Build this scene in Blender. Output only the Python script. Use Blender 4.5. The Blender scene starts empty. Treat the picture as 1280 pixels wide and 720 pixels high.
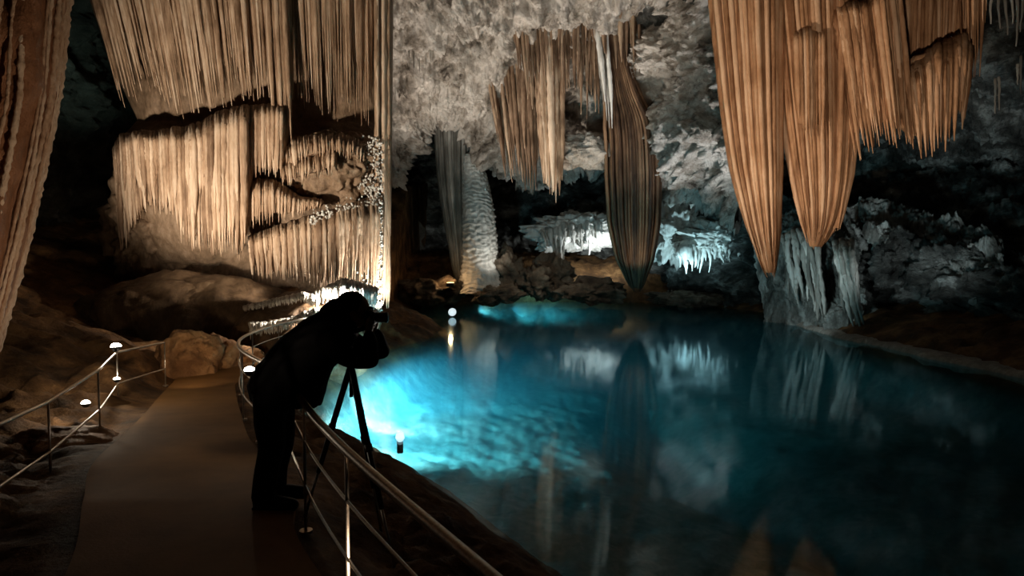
import bpy, bmesh, math, random
import numpy as np
from mathutils import Vector, noise, Matrix

random.seed(7); rng = np.random.default_rng(7)
S = bpy.context.scene
COL = S.collection
FPX = 853.0
PITCH = math.atan(45 / FPX)
CAM = np.array([0, 0, 1.85])
FW = np.array([0, math.cos(PITCH), -math.sin(PITCH)])
UP = np.array([0, math.sin(PITCH), math.cos(PITCH)])
RT = np.array([1.0, 0, 0])
WATER = -1.0


def P(px, py, d):
    return CAM + FW * d + RT * ((px - 640) / FPX * d) - UP * ((py - 360) / FPX * d)


def PV(px, py, d):
    px, py, d = np.broadcast_arrays(px, py, d)
    return CAM + FW * d[..., None] + RT * ((px - 640) / FPX * d)[..., None] - UP * ((py - 360) / FPX * d)[..., None]


def G(px, py, z):
    r = FW + RT * ((px - 640) / FPX) - UP * ((py - 360) / FPX)
    return CAM + r * ((z - CAM[2]) / r[2])


# ------------------------------------------------------------------ basics
def setp(o, label=None, cat=None, group=None, kind=None):
    if label: o['label'] = label
    if cat: o['category'] = cat
    if group: o['group'] = group
    if kind: o['kind'] = kind
    return o


def link(o, parent=None):
    COL.objects.link(o)
    if parent is not None: o.parent = parent
    return o


def empty(name, loc, label, cat, group=None, rz=0.0):
    o = bpy.data.objects.new(name, None)
    o.empty_display_size = 0.1
    COL.objects.link(o)
    o.location = Vector([float(v) for v in loc]); o.rotation_euler = (0, 0, rz)
    bpy.context.view_layer.update()
    return setp(o, label, cat, group)


def mesh(name, V, F, mat, parent=None, smooth=True, tone=None):
    """V and F in world coordinates; parented meshes are rebased to the parent's frame"""
    V = np.asarray(V, dtype=np.float64).reshape(-1, 3)
    o_loc = np.zeros(3)
    if parent is not None:
        bpy.context.view_layer.update()
        inv = np.array(parent.matrix_world.inverted())
        V = V @ inv[:3, :3].T + inv[:3, 3]
    else:
        o_loc = np.array([V[:, 0].mean(), V[:, 1].mean(), V[:, 2].min()])
        V = V - o_loc
    me = bpy.data.meshes.new(name)
    if isinstance(F, np.ndarray):
        k = F.shape[1]
        me.vertices.add(len(V)); me.vertices.foreach_set('co', V.astype(np.float32).ravel())
        me.loops.add(F.size); me.loops.foreach_set('vertex_index', F.astype(np.int32).ravel())
        me.polygons.add(len(F)); me.polygons.foreach_set('loop_start', np.arange(0, F.size, k, dtype=np.int32))
        me.update(calc_edges=True)
    else:
        me.from_pydata([tuple(v) for v in V], [], [tuple(f) for f in F])
    me.validate()
    me.polygons.foreach_set('use_smooth', [bool(smooth)] * len(me.polygons))
    if tone is not None and len(tone) == len(me.vertices):
        a = me.attributes.new('tone', 'FLOAT', 'POINT'); a.data.foreach_set('value', np.asarray(tone, dtype=np.float32))
    me.materials.append(mat)
    me.update()
    o = bpy.data.objects.new(name, me)
    o.location = Vector([float(v) for v in o_loc])
    return link(o, parent)


class MB:
    """collects quads for one mesh"""
    def __init__(s): s.V = []; s.F = []; s.T = []; s.n = 0
    def add(s, V, F, tone=0.5):
        V = np.asarray(V, dtype=float); F = np.asarray(F, dtype=np.int64)
        s.V.append(V); s.F.append(F + s.n); s.T.append(np.full(len(V), tone)); s.n += len(V)
    def tube(s, C, R, sides=8, tone=0.5, ref=(1, 0, 0), cap=True, squash=None):
        C = np.asarray(C, float); n = len(C); R = np.broadcast_to(np.asarray(R, float), (n,)).copy()
        T = np.gradient(C, axis=0); T /= np.linalg.norm(T, axis=1)[:, None] + 1e-9
        ref = np.asarray(ref, float)
        A = ref[None] - (T @ ref)[:, None] * T
        A /= np.linalg.norm(A, axis=1)[:, None] + 1e-9
        B = np.cross(A, T)
        if cap:
            C = np.vstack([C[:1], C, C[-1:]]); A = np.vstack([A[:1], A, A[-1:]]); B = np.vstack([B[:1], B, B[-1:]])
            R = np.concatenate([[R[0] * 0.05 + 1e-5], R, [R[-1] * 0.05 + 1e-5]]); n += 2
        th = np.linspace(0, 2 * math.pi, sides, endpoint=False)
        V = C[:, None] + R[:, None, None] * (np.cos(th)[None, :, None] * A[:, None] + np.sin(th)[None, :, None] * B[:, None] * (squash or 1))
        i = np.arange(n - 1)[:, None] * sides; j = np.arange(sides)[None]; j2 = (j + 1) % sides
        F = np.stack([i + j, i + j2, i + sides + j2, i + sides + j], -1).reshape(-1, 4)
        s.add(V.reshape(-1, 3), F, tone)
    def box(s, c, h, rot=None, tone=0.5):
        c = np.asarray(c, float); h = np.asarray(h, float)
        V = np.array([[x, y, z] for x in (-1, 1) for y in (-1, 1) for z in (-1, 1)]) * h
        if rot is not None: V = V @ np.asarray(rot).T
        F = [[0, 1, 3, 2], [4, 6, 7, 5], [0, 4, 5, 1], [2, 3, 7, 6], [0, 2, 6, 4], [1, 5, 7, 3]]
        s.add(V + c, F, tone)
    def grid(s, V, closed_u=False, tone=0.5):
        n, m = V.shape[:2]
        i = np.arange(n - 1)[:, None] * m
        j = np.arange(m if closed_u else m - 1)[None]; j2 = (j + 1) % m
        s.add(V.reshape(-1, 3), np.stack([i + j, i + j2, i + m + j2, i + m + j], -1).reshape(-1, 4), tone)
    def build(s, name, mat, parent=None, smooth=True):
        return mesh(name, np.vstack(s.V), np.vstack(s.F), mat, parent, smooth, np.concatenate(s.T))


# ------------------------------------------------------------------ materials
class NT:
    def __init__(s, name):
        s.m = bpy.data.materials.new(name); s.m.use_nodes = True
        s.t = s.m.node_tree; s.b = s.t.nodes['Principled BSDF']
    def n(s, t, **kw):
        x = s.t.nodes.new(t)
        for k, v in kw.items(): setattr(x, k, v)
        return x
    def l(s, a, b): s.t.links.new(a, b)
    def coords(s, scale):
        g = s.n('ShaderNodeNewGeometry'); mp = s.n('ShaderNodeMapping'); mp.inputs['Scale'].default_value = scale
        s.l(g.outputs['Position'], mp.inputs['Vector']); return mp.outputs[0]
    def noise(s, vec, scale, detail=6, rough=0.6, dist=0.0):
        x = s.n('ShaderNodeTexNoise'); x.inputs['Scale'].default_value = scale; x.inputs['Detail'].default_value = detail
        x.inputs['Roughness'].default_value = rough; x.inputs['Distortion'].default_value = dist
        s.l(vec, x.inputs['Vector']); return x.outputs['Fac']
    def ramp(s, fac, stops):
        x = s.n('ShaderNodeValToRGB'); e = x.color_ramp.elements
        e[0].position, e[0].color = stops[0][0], (*stops[0][1], 1)
        e[1].position, e[1].color = stops[-1][0], (*stops[-1][1], 1)
        for p, c in stops[1:-1]:
            q = e.new(p); q.color = (*c, 1)
        s.l(fac, x.inputs[0]); return x.outputs[0]
    def bump(s, h, strength, dist, prev=None):
        x = s.n('ShaderNodeBump'); x.inputs['Strength'].default_value = strength; x.inputs['Distance'].default_value = dist
        s.l(h, x.inputs['Height'])
        if prev is not None: s.l(prev, x.inputs['Normal'])
        return x.outputs[0]


def hexc(r, g, b):
    f = lambda c: ((c / 255 + 0.055) / 1.055) ** 2.4 if c > 10 else c / 255 / 12.92
    return (f(r), f(g), f(b))


def calcite(name, dark, mid, light, sc=1.0, rough=0.55, vert=0.12, bump=0.6):
    """flowstone: colour streaks run down the stone, grainy wet surface"""
    N = NT(name)
    v = N.coords((sc * 5, sc * 5, sc * 5 * vert)); v2 = N.coords((sc, sc, sc))
    a = N.noise(v, 1.6, 5, 0.6); b = N.noise(v2, 1.1, 6, 0.6)
    mx = N.n('ShaderNodeMath', operation='MULTIPLY_ADD'); N.l(a, mx.inputs[0]); mx.inputs[1].default_value = 0.55
    m2 = N.n('ShaderNodeMath', operation='MULTIPLY'); N.l(b, m2.inputs[0]); m2.inputs[1].default_value = 0.45
    N.l(m2.outputs[0], mx.inputs[2])
    at = N.n('ShaderNodeAttribute', attribute_name='tone')
    m3 = N.n('ShaderNodeMath', operation='MULTIPLY_ADD'); N.l(at.outputs['Fac'], m3.inputs[0]); m3.inputs[1].default_value = 0.35
    m4 = N.n('ShaderNodeMath', operation='SUBTRACT'); N.l(mx.outputs[0], m4.inputs[0]); m4.inputs[1].default_value = 0.175
    N.l(m4.outputs[0], m3.inputs[2])
    c = N.ramp(m3.outputs[0], [(0.30, dark), (0.5, mid), (0.72, light)])
    N.l(c, N.b.inputs['Base Color']); N.b.inputs['Roughness'].default_value = rough
    N.b.inputs['Specular IOR Level'].default_value = 0.35
    g = N.noise(N.coords((sc * 14, sc * 14, sc * 7)), 1.5, 5, 0.65)
    g2 = N.noise(N.coords((sc * 55, sc * 55, sc * 30)), 1.0, 3, 0.6)
    n1 = N.bump(g, bump, 0.05 / sc)
    N.l(N.bump(g2, bump * 0.7, 0.015 / sc, n1), N.b.inputs['Normal'])
    return N.m


def rock(name, dark, mid, light, sc=1.0, rough=0.75, strata=1.0, bump=0.8, lo=.36, hi=.66):
    N = NT(name)
    v = N.coords((sc, sc, sc * strata))
    a = N.noise(v, 0.9, 9, 0.68, 0.4)
    c = N.ramp(a, [(lo, dark), ((lo + hi) / 2, mid), (hi, light)])
    N.l(c, N.b.inputs['Base Color']); N.b.inputs['Roughness'].default_value = rough
    N.b.inputs['Specular IOR Level'].default_value = 0.3
    vo = N.n('ShaderNodeTexVoronoi'); vo.inputs['Scale'].default_value = 2.3 * sc; N.l(v, vo.inputs['Vector'])
    n1 = N.bump(N.noise(v, 2.2, 9, 0.7, 0.3), bump, 0.35 / sc)
    n2 = N.bump(vo.outputs['Distance'], bump * 0.4, 0.18 / sc, n1)
    N.l(N.bump(N.noise(v, 11, 5, 0.7), bump * 0.7, 0.06 / sc, n2), N.b.inputs['Normal'])
    return N.m


def plain(name, col, rough=0.5, metal=0.0, bscale=None, bstr=0.3, spec=0.5, var=0.25):
    N = NT(name)
    f = N.noise(N.coords((1, 1, 1)), bscale or 20, 4)
    c = N.ramp(f, [(0.3, tuple(x * (1 - var) for x in col)), (0.7, tuple(min(1, x * (1 + var)) for x in col))])
    N.l(c, N.b.inputs['Base Color'])
    N.b.inputs['Roughness'].default_value = rough; N.b.inputs['Metallic'].default_value = metal
    N.b.inputs['Specular IOR Level'].default_value = spec
    if bscale: N.l(N.bump(f, bstr, 0.01), N.b.inputs['Normal'])
    return N.m


def emit(name, col, st):
    N = NT(name)
    N.b.inputs['Base Color'].default_value = (*col, 1)
    N.b.inputs['Emission Color'].default_value = (*col, 1); N.b.inputs['Emission Strength'].default_value = st
    return N.m


M = {}
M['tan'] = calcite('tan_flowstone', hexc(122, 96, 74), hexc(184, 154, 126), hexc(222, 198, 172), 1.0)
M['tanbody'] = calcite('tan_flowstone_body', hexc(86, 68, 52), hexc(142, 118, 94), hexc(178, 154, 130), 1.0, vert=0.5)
M['orange'] = calcite('orange_flowstone', hexc(128, 90, 62), hexc(192, 148, 112), hexc(228, 192, 160), 1.3)
M['brown'] = calcite('brown_flowstone', hexc(84, 64, 48), hexc(132, 106, 84), hexc(178, 152, 126), 0.8)
M['grey'] = calcite('grey_flowstone', hexc(92, 88, 80), hexc(146, 140, 130), hexc(198, 192, 182), 0.7)
M['white'] = calcite('pale_flowstone', hexc(140, 136, 128), hexc(190, 186, 178), hexc(230, 228, 220), 0.7)
M['near'] = calcite('near_flowstone', hexc(112, 74, 48), hexc(152, 106, 74), hexc(184, 138, 104), 2.2, vert=0.35, bump=0.9)
M['nearridge'] = calcite('near_flowstone_ridge', hexc(150, 114, 86), hexc(200, 166, 136), hexc(232, 208, 182), 3.0, vert=0.8, bump=0.9)
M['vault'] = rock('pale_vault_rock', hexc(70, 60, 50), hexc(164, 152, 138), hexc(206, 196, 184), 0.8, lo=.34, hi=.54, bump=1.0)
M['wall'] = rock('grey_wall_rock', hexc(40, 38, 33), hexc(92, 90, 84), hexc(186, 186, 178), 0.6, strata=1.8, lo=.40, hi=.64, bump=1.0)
M['mound'] = calcite('dark_brown_flowstone', hexc(52, 38, 26), hexc(92, 72, 52), hexc(122, 100, 76), 1.0, vert=0.5)
M['deepbrown'] = calcite('deep_brown_flowstone', hexc(50, 34, 24), hexc(98, 72, 52), hexc(146, 114, 86), 0.8)
M['wallpale'] = rock('streaked_flowstone_rock', hexc(52, 50, 44), hexc(120, 118, 110), hexc(184, 184, 176), 1.0, strata=.35, lo=.36, hi=.6, bump=1.0)
M['darkrock'] = rock('dark_rock', hexc(46, 42, 36), hexc(84, 78, 68), hexc(120, 112, 100), 0.6)
M['shorerock'] = rock('brown_shore_rock', hexc(58, 46, 36), hexc(104, 90, 74), hexc(150, 136, 118), 0.9)
M['boulder'] = rock('orange_boulder', hexc(120, 84, 54), hexc(172, 128, 88), hexc(204, 164, 122), 1.2)


def walkway_mat():
    N = NT('walkway_concrete'); v = N.coords((1, 1, 1))
    a = N.noise(v, 1.3, 8, 0.65); b = N.noise(v, 40, 4, 0.6)
    N.l(N.ramp(a, [(0.3, hexc(104, 72, 36)), (0.7, hexc(134, 96, 54))]), N.b.inputs['Base Color'])
    N.l(N.bump(b, 0.25, 0.01), N.b.inputs['Normal']); N.b.inputs['Roughness'].default_value = 0.8
    N.b.inputs['Specular IOR Level'].default_value = 0.2
    return N.m


M['path'] = walkway_mat()
M['metal'] = plain('brushed_steel', hexc(170, 160, 148), 0.32, 0.9, 60, 0.15)
M['black_cloth'] = plain('black_coat_cloth', (0.006, 0.006, 0.007), 0.9, 0, 220, 0.3, 0.15)
M['trouser'] = plain('dark_trouser_cloth', (0.009, 0.009, 0.011), 0.9, 0, 200, 0.3, 0.15)
M['boot'] = plain('black_boot_leather', (0.006, 0.006, 0.006), 0.5, 0, 60, 0.2, 0.3)
M['skin'] = plain('skin', hexc(196, 150, 122), 0.5, 0, 80, 0.1, 0.4, 0.08)
M['hair'] = plain('dark_hair', (0.006, 0.005, 0.004), 0.7, 0, 150, 0.6, 0.2)
M['black_plastic'] = plain('black_camera_plastic', (0.012, 0.012, 0.013), 0.4, 0, 120, 0.1)
M['carbon'] = plain('dark_tripod_tube', (0.02, 0.021, 0.023), 0.3, 0.3, 90, 0.05)
M['lampglow'] = emit('lamp_white', (1.0, 0.93, 0.8), 60)
M['lampdim'] = emit('lamp_white_small', (1.0, 0.93, 0.8), 18)
M['uwglow'] = emit('underwater_lamp_glow', (0.5, 0.95, 1.0), 8)
M['housing'] = plain('lamp_housing', (0.05, 0.05, 0.05), 0.4, 0.6, 60, 0.1)

# ------------------------------------------------------------------ camera, world
cd = bpy.data.cameras.new('camera'); cam = bpy.data.objects.new('camera', cd); COL.objects.link(cam)
cd.sensor_width = 36; cd.lens = FPX / 1280 * 36; cd.clip_start = 0.05; cd.clip_end = 300
cam.location = Vector(CAM); cam.rotation_euler = (math.pi / 2 - PITCH, 0, 0)
S.camera = cam
w = bpy.data.worlds.new('cave_dark'); S.world = w; w.use_nodes = True
w.node_tree.nodes['Background'].inputs[0].default_value = (0.5, 0.55, 0.6, 1)
w.node_tree.nodes['Background'].inputs[1].default_value = 0.0012
S.view_settings.view_transform = 'Standard'; S.view_settings.look = 'None'
S.view_settings.exposure = 0; S.view_settings.gamma = 1; S.view_settings.use_curve_mapping = False
S.cycles.use_denoising = True
S.cycles.max_bounces = 5; S.cycles.transparent_max_bounces = 8; S.cycles.volume_bounces = 0
S.cycles.sample_clamp_indirect = 4


# ------------------------------------------------------------------ noise helpers
def nz(p, s=1.0, H=0.9, o=5):
    return noise.fractal(Vector((p[0] * s, p[1] * s, p[2] * s)), H, 2.1, o)


def rg(p, s=1.0, o=5):
    return noise.ridged_multi_fractal(Vector((p[0] * s, p[1] * s, p[2] * s)), 0.9, 2.1, o, 1.0, 2.0)


def catmull(Pn, t):
    """Pn (k,...) sampled at t in [0,1]"""
    k = len(Pn); x = np.clip(np.asarray(t) * (k - 1), 0, k - 1 - 1e-9); i = x.astype(int); f = (x - i)
    f = f.reshape(f.shape + (1,) * (Pn.ndim - 1))
    g = lambda j: Pn[np.clip(j, 0, k - 1)]
    p0, p1, p2, p3 = g(i - 1), g(i), g(i + 1), g(i + 2)
    return 0.5 * ((2 * p1) + (p2 - p0) * f + (2 * p0 - 5 * p1 + 4 * p2 - p3) * f * f + (3 * p1 - p0 - 3 * p2 + p3) * f ** 3)


def patch(name, rows, nu, nv, mat, amp, freq, lump=0.0, seed=0, zs=1.0, parent=None, flip=1, ridge=0.6, hf=0.22):
    """rock face through rows of control points (px, py, distance), roughened by real displacement"""
    K = np.array([[P(*c) for c in r] for r in rows])
    A = catmull(K, np.linspace(0, 1, nv))                     # nv, k, 3
    V = catmull(A.transpose(1, 0, 2), np.linspace(0, 1, nu)).transpose(1, 0, 2)   # nv, nu, 3
    du = np.gradient(V, axis=1); dv = np.gradient(V, axis=0)
    N = np.cross(du, dv); N /= np.linalg.norm(N, axis=2)[..., None] + 1e-9
    tocam = CAM - V; sgn = np.sign((N * tocam).sum(-1)); N *= sgn[..., None]
    D = np.zeros(V.shape[:2])
    for a in range(nv):
        for b in range(nu):
            p = V[a, b]; q = (p[0] + seed * 13.1, p[1], p[2] * zs)
            D[a, b] = amp * (nz(q, freq, 0.55, 7) * 0.9 + ridge * (rg(q, freq * 1.4, 5) - 1.0) * 0.4 + hf * (rg(q, freq * 5.5, 4) - 1.0))
            if lump:
                c = noise.voronoi(Vector((q[0] * freq * 2.6, q[1] * freq * 2.6, q[2] * freq * 2.6)))[0]
                D[a, b] += lump * (0.6 - c[0])
    V = V + N * D[..., None]
    mb = MB(); mb.grid(V)
    return mb.build(name, mat, parent)


def lerpcurve(pts, u):
    pts = np.array(pts, float); x = (pts[:, 0] - pts[0, 0]) / (pts[-1, 0] - pts[0, 0])
    u = np.asarray(u)
    return np.interp(u, x, pts[:, 0]), np.interp(u, x, pts[:, 1]), np.interp(u, x, pts[:, 2])


def drape(name, top, bot, n, r, mat, parent=None, ts=0.0, out=0.0, jit=0.06, segs=26, taper=0.55, fold=0.0, foldf=3.0,
          wob=0.0, back=True, sides=8, seed=1, short=0.15, rvar=0.35, thick=0.5, layers=1, rough=0.10, bmat=None, tipr=0.10, backlen=0.93):
    """A fluted drapery of calcite: flutes run from the top edge curve to the bottom one, each ends in its own tip;
    a solid body stands behind them."""
    R = random.Random(seed); mb = MB()
    depth0 = top[0][2]
    k = 0
    for L in range(layers):
        for i in range(n):
            u = (i + 0.5 + R.uniform(-.3, .3)) / n
            u = min(max(u, 0.0), 1.0)
            a = np.array([float(v) for v in lerpcurve(top, u)]); b = np.array([float(v) for v in lerpcurve(bot, u)])
            ln = 1.0 - abs(R.gauss(0, jit)) - (R.random() < 0.25) * R.uniform(0, short) - short * 0.5 * (0.5 + 0.5 * noise.noise(Vector((u * 17, seed * 3.3, L))))
            if L > 0: ln *= R.uniform(0.45, 0.95)
            ln = max(ln, 0.15)
            t = np.linspace(0, 1, segs) * ln
            if ts > 0:
                q = np.clip(t / ts, 0, 1)
                sh = np.sin(q * math.pi / 2)
                sv = np.where(t < ts, (1 - np.cos(q * math.pi / 2)) * ts * 0.8, ts * 0.8 + (t - ts) * (1 - ts * 0.8) / (1 - ts))
            else:
                sh = t; sv = t
            C = PV(a[0] + (b[0] - a[0]) * sv, a[1] + (b[1] - a[1]) * sv, a[2] + (b[2] - a[2]) * sh)
            f1 = noise.noise(Vector((u * foldf * 3, seed * 5.1, 0.3))) * fold
            ph = R.uniform(0, 6.28)
            off = np.array([noise.noise(Vector((u * foldf * 6, seed * 2.7, tt * 1.5))) for tt in t[::5]])
            off = np.interp(np.arange(segs), np.arange(segs)[::5], off)
            C[:, 1] -= out * np.sin(np.clip(t / max(ts, 0.15), 0, 1) * math.pi / 2) + f1 + off * fold * 0.5 - L * r * -0.8 + R.uniform(-1.3, 1.0) * r
            C[:, 0] += wob * np.sin(t * 7 + ph) * 0.5 + off * wob
            rr = r * (1 + R.uniform(-rvar, rvar)) * (1.25 if R.random() < .15 else 1)
            x = np.clip((t / ln - taper) / (1 - taper), 0, 1)
            prof = (1 - x ** 1.3 * (1 - tipr)) * (0.55 + 0.45 * np.clip(t / 0.06, 0, 1))
            rad = rr * prof * (1 + np.array([R.uniform(-rough, rough) for _ in range(segs)]))
            mb.tube(C, rad, sides, tone=R.random())
            k += 1
    if back:
        nu = max(24, n); nvv = 26
        uu = np.linspace(0, 1, nu); W = np.zeros((nvv, nu, 3)); Wb = np.zeros_like(W)
        for j, u in enumerate(uu):
            a = np.array([float(v) for v in lerpcurve(top, u)]); b = np.array([float(v) for v in lerpcurve(bot, u)])
            e = math.sin(min(1, min(u, 1 - u) / 0.06) * math.pi / 2)
            lnn = (backlen - short * 0.9) * (0.96 + 0.08 * noise.noise(Vector((u * 30, seed, 0)))) * (0.9 + 0.1 * e)
            for i2 in range(nvv):
                t = i2 / (nvv - 1) * lnn
                if ts > 0:
                    q = min(t / ts, 1); sh = math.sin(q * math.pi / 2)
                    sv = (1 - math.cos(q * math.pi / 2)) * ts * 0.8 if t < ts else ts * 0.8 + (t - ts) * (1 - ts * 0.8) / (1 - ts)
                else: sh = sv = t
                p = P(a[0] + (b[0] - a[0]) * sv, a[1] + (b[1] - a[1]) * sv, a[2] + (b[2] - a[2]) * sh)
                f1 = noise.noise(Vector((u * foldf * 3, seed * 5.1, 0.3))) * fold
                p[1] -= out * math.sin(min(1, t / max(ts, .15)) * math.pi / 2) + f1
                th = thick * (1 - (t / lnn) ** 2 * 0.7) * (0.35 + 0.65 * e)
                W[i2, j] = p + np.array([0, r * 1.3 + 0.02, 0]); Wb[i2, j] = p + np.array([0, r * 1.3 + 0.02 + th, 0.0])
        ring = np.concatenate([W, Wb[:, ::-1]], axis=1)          # closed round the sides
        m2 = mb if bmat is None else MB()
        m2.grid(ring, closed_u=True, tone=0.3)
        # close the lower and upper ends
        for row in (0, -1):
            m2.grid(np.stack([W[row], Wb[row]]), tone=0.3)
        if bmat is not None:
            return mb, m2
    if name is None: return mb
    return mb.build(name, mat, parent)


def bundle(name, axis, prof, n, r, mat, parent=None, seed=1, squash=0.7, segs=40, rough=0.06, jit=0.05, twist=0.0, core=True, sides=8, lobes=0.15):
    """A fluted stalactite or column: axis = [(px,py,d)..] top to tip, prof = radii in metres along it"""
    R = random.Random(seed); mb = MB()
    A = np.array([P(*a) for a in axis]); t = np.linspace(0, 1, segs)
    pr = np.array(prof, float)
    def at(tt): return catmull(A, tt), np.maximum(0.004, np.interp(tt, np.linspace(0, 1, len(pr)), pr))
    for i in range(n):
        th = 2 * math.pi * (i + R.uniform(-.3, .3)) / n
        ln = 1 - abs(R.gauss(0, jit)) - (R.random() < .3) * R.uniform(0, .12)
        tt = t * ln
        C, Rr = at(tt)
        lob = 1 + lobes * noise.noise(Vector((math.cos(th) * 2, math.sin(th) * 2, seed)))
        ang = th + twist * tt; lob *= 1 + R.uniform(-.06, .19)
        C = C + np.stack([np.cos(ang) * Rr * lob, np.sin(ang) * Rr * squash * lob, 0 * tt], -1)
        end = np.clip((tt / ln - 0.82) / 0.18, 0, 1)
        rad = r * (1 + R.uniform(-.35, .4)) * (0.35 + 0.65 * Rr / pr.max()) * (1 - 0.85 * end ** 1.5) * (1 + np.array([R.uniform(-rough, rough) for _ in tt]))
        mb.tube(C, rad, sides, tone=R.random())
    if core:
        C, Rr = at(t * 0.97); th = np.linspace(0, 2 * math.pi, 28, endpoint=False)
        V = C[:, None] + np.stack([np.cos(th)[None] * Rr[:, None], np.sin(th)[None] * Rr[:, None] * squash, np.zeros((segs, 28))], -1) * 0.95
        V = np.concatenate([C[:1, None] + 0 * V[:1], V, C[-1:, None] + 0 * V[-1:]])
        mb.grid(V, closed_u=True, tone=0.4)
    if name is None: return mb
    return mb.build(name, mat, parent)


def blob(name, c, rad, mat, parent=None, amp=0.12, freq=1.0, seed=0, sub=5, ridge=0.5, zpow=1.0, flat=None):
    bm = bmesh.new(); bmesh.ops.create_icosphere(bm, subdivisions=sub, radius=1)
    c = np.asarray(c, float); rad = np.asarray(rad, float)
    V = np.array([v.co[:] for v in bm.verts]); F = np.array([[v.index for v in f.verts] for f in bm.faces]); bm.free()
    out = np.empty_like(V)
    for i, v in enumerate(V):
        p = v * rad
        q = (p[0] + seed * 7.7, p[1] + 3.1 * seed, p[2])
        k = 1 + amp / rad.mean() * (nz(q, freq, 0.8, 6) + ridge * (rg(q, freq * 1.5, 4) - 1) * .6)
        out[i] = p * k
    if flat is not None: out[:, 2] = np.maximum(out[:, 2], flat)
    return mesh(name, out + c, F, mat, parent, tone=np.full(len(V), 0.5))


# ------------------------------------------------------------------ terrain
LAKE = np.array([G(*p)[:2] for p in [(800, 800, WATER), (690, 722, WATER), (640, 682, WATER), (590, 640, WATER), (530, 598, WATER), (480, 566, WATER), (425, 540, WATER),
                 (385, 520, WATER), (362, 500, WATER), (385, 478, WATER), (430, 455, WATER), (485, 438, WATER), (535, 424, WATER), (551, 411, WATER), (540, 400, WATER),
                 (505, 392, WATER), (510, 385, WATER), (560, 381, WATER), (640, 377, WATER), (760, 377, WATER), (850, 379, WATER), (900, 384, WATER), (960, 391, WATER),
                 (990, 402, WATER), (1020, 414, WATER), (1095, 432, WATER), (1180, 450, WATER), (1290, 474, WATER)]] + [[11.8, 12], [12.4, 6], [12.5, 0], [3, 0], [1.5, 3]])
PR = np.array([[0.9, 0.5], [0.0, 2.0], [-.84, 3.4], [-1.42, 4.4], [-1.66, 5.1], [-2.08, 6.0], [-2.75, 7.1], [-3.4, 8.5], [-4.5, 11.0], [-4.95, 12.3], [-5.1, 14.2], [-4.7, 16.0]])   # right edge of the walkway
PL = np.array([[-0.9, 0.0], [-1.8, 1.9], [-2.6, 3.9], [-3.2, 5.0], [-3.85, 6.2], [-4.6, 8.3], [-5.8, 11.4], [-6.25, 12.8], [-6.4, 14.6], [-6.0, 16.6]])


def pz(y): return -0.067 * np.clip(np.asarray(y, float) - 5, 0, 7)


def seglen(poly, closed=True):
    q = np.vstack([poly, poly[:1]]) if closed else poly
    return q[:-1], q[1:]


def sdist(X, Y, poly, closed=True):
    a, b = seglen(poly, closed); d = np.full(X.shape, 1e9); ins = np.zeros(X.shape, bool)
    for (ax, ay), (bx, by) in zip(a, b):
        ex, ey = bx - ax, by - ay; L = ex * ex + ey * ey + 1e-12
        t = np.clip(((X - ax) * ex + (Y - ay) * ey) / L, 0, 1)
        d = np.minimum(d, np.hypot(X - ax - t * ex, Y - ay - t * ey))
        if closed:
            with np.errstate(divide='ignore', invalid='ignore'):
                cr = ((ay > Y) != (by > Y)) & (X < (bx - ax) * (Y - ay) / (by - ay + 1e-12) + ax)
            ins ^= cr
    return d, ins


def sst(a, b, x):
    t = np.clip((x - a) / (b - a), 0, 1); return t * t * (3 - 2 * t)


def ground_h(X, Y):
    d, ins = sdist(X, Y, LAKE)
    s = np.where(ins, -d, d)
    land = WATER + 1.15 * (1 - np.exp(-np.clip(s, 0, 50) / 2.0))
    # bank on the left of the walkway, rising to a slope
    dp, inp = sdist(X, Y, np.vstack([PR, PL[::-1]]))
    leftside = X < np.interp(Y, PL[:, 1], PL[:, 0])
    dl = np.where(leftside, dp, 0)
    land = np.where(leftside, pz(Y) - 0.12 + 0.12 * dl + 0.6 * sst(1.0, 6, dl) + 1.1 * sst(4, 9, dl) * sst(5, 14, Y), land)
    # hump ridge that crosses from far left down to the path end
    land = land + 0.75 * np.exp(-(((X + 8.6) / 2.6) ** 2 + ((Y - 12.2) / 2.0) ** 2)) * np.where(leftside, 1, 0)
    # mound under the flowstone column
    land = land + 1.0 * np.exp(-(((X + 5.6) / 2.6) ** 2 + ((Y - 18.6) / 2.2) ** 2)) * sst(0, 2.5, s)
    # far shore rises
    land = land + 1.3 * sst(37.5, 40, Y) + 0.35 * sst(27, 31, Y) * sst(0.4, 2.5, s)
    # dip beside the near shore rail
    bed = WATER - 0.05 - 1.25 * sst(0, 1.3, -s) - 0.12 * np.clip(-s - 1, 0, 5) - 5.0 * sst(5, 14, -s) * sst(0.5, 4.5, X + 0.12 * (Y - 12))
    h = np.where(ins, bed, land)
    k = sst(0.75, 0.0, np.where(inp, 0, dp))
    k = np.where(Y < 17.5, k, 0)
    kk = np.where(ins, 0, k)
    pzz = pz(Y) - 0.06
    h = h * (1 - kk) + pzz * kk
    return h, s, np.where(inp, 0, dp), ins


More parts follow.
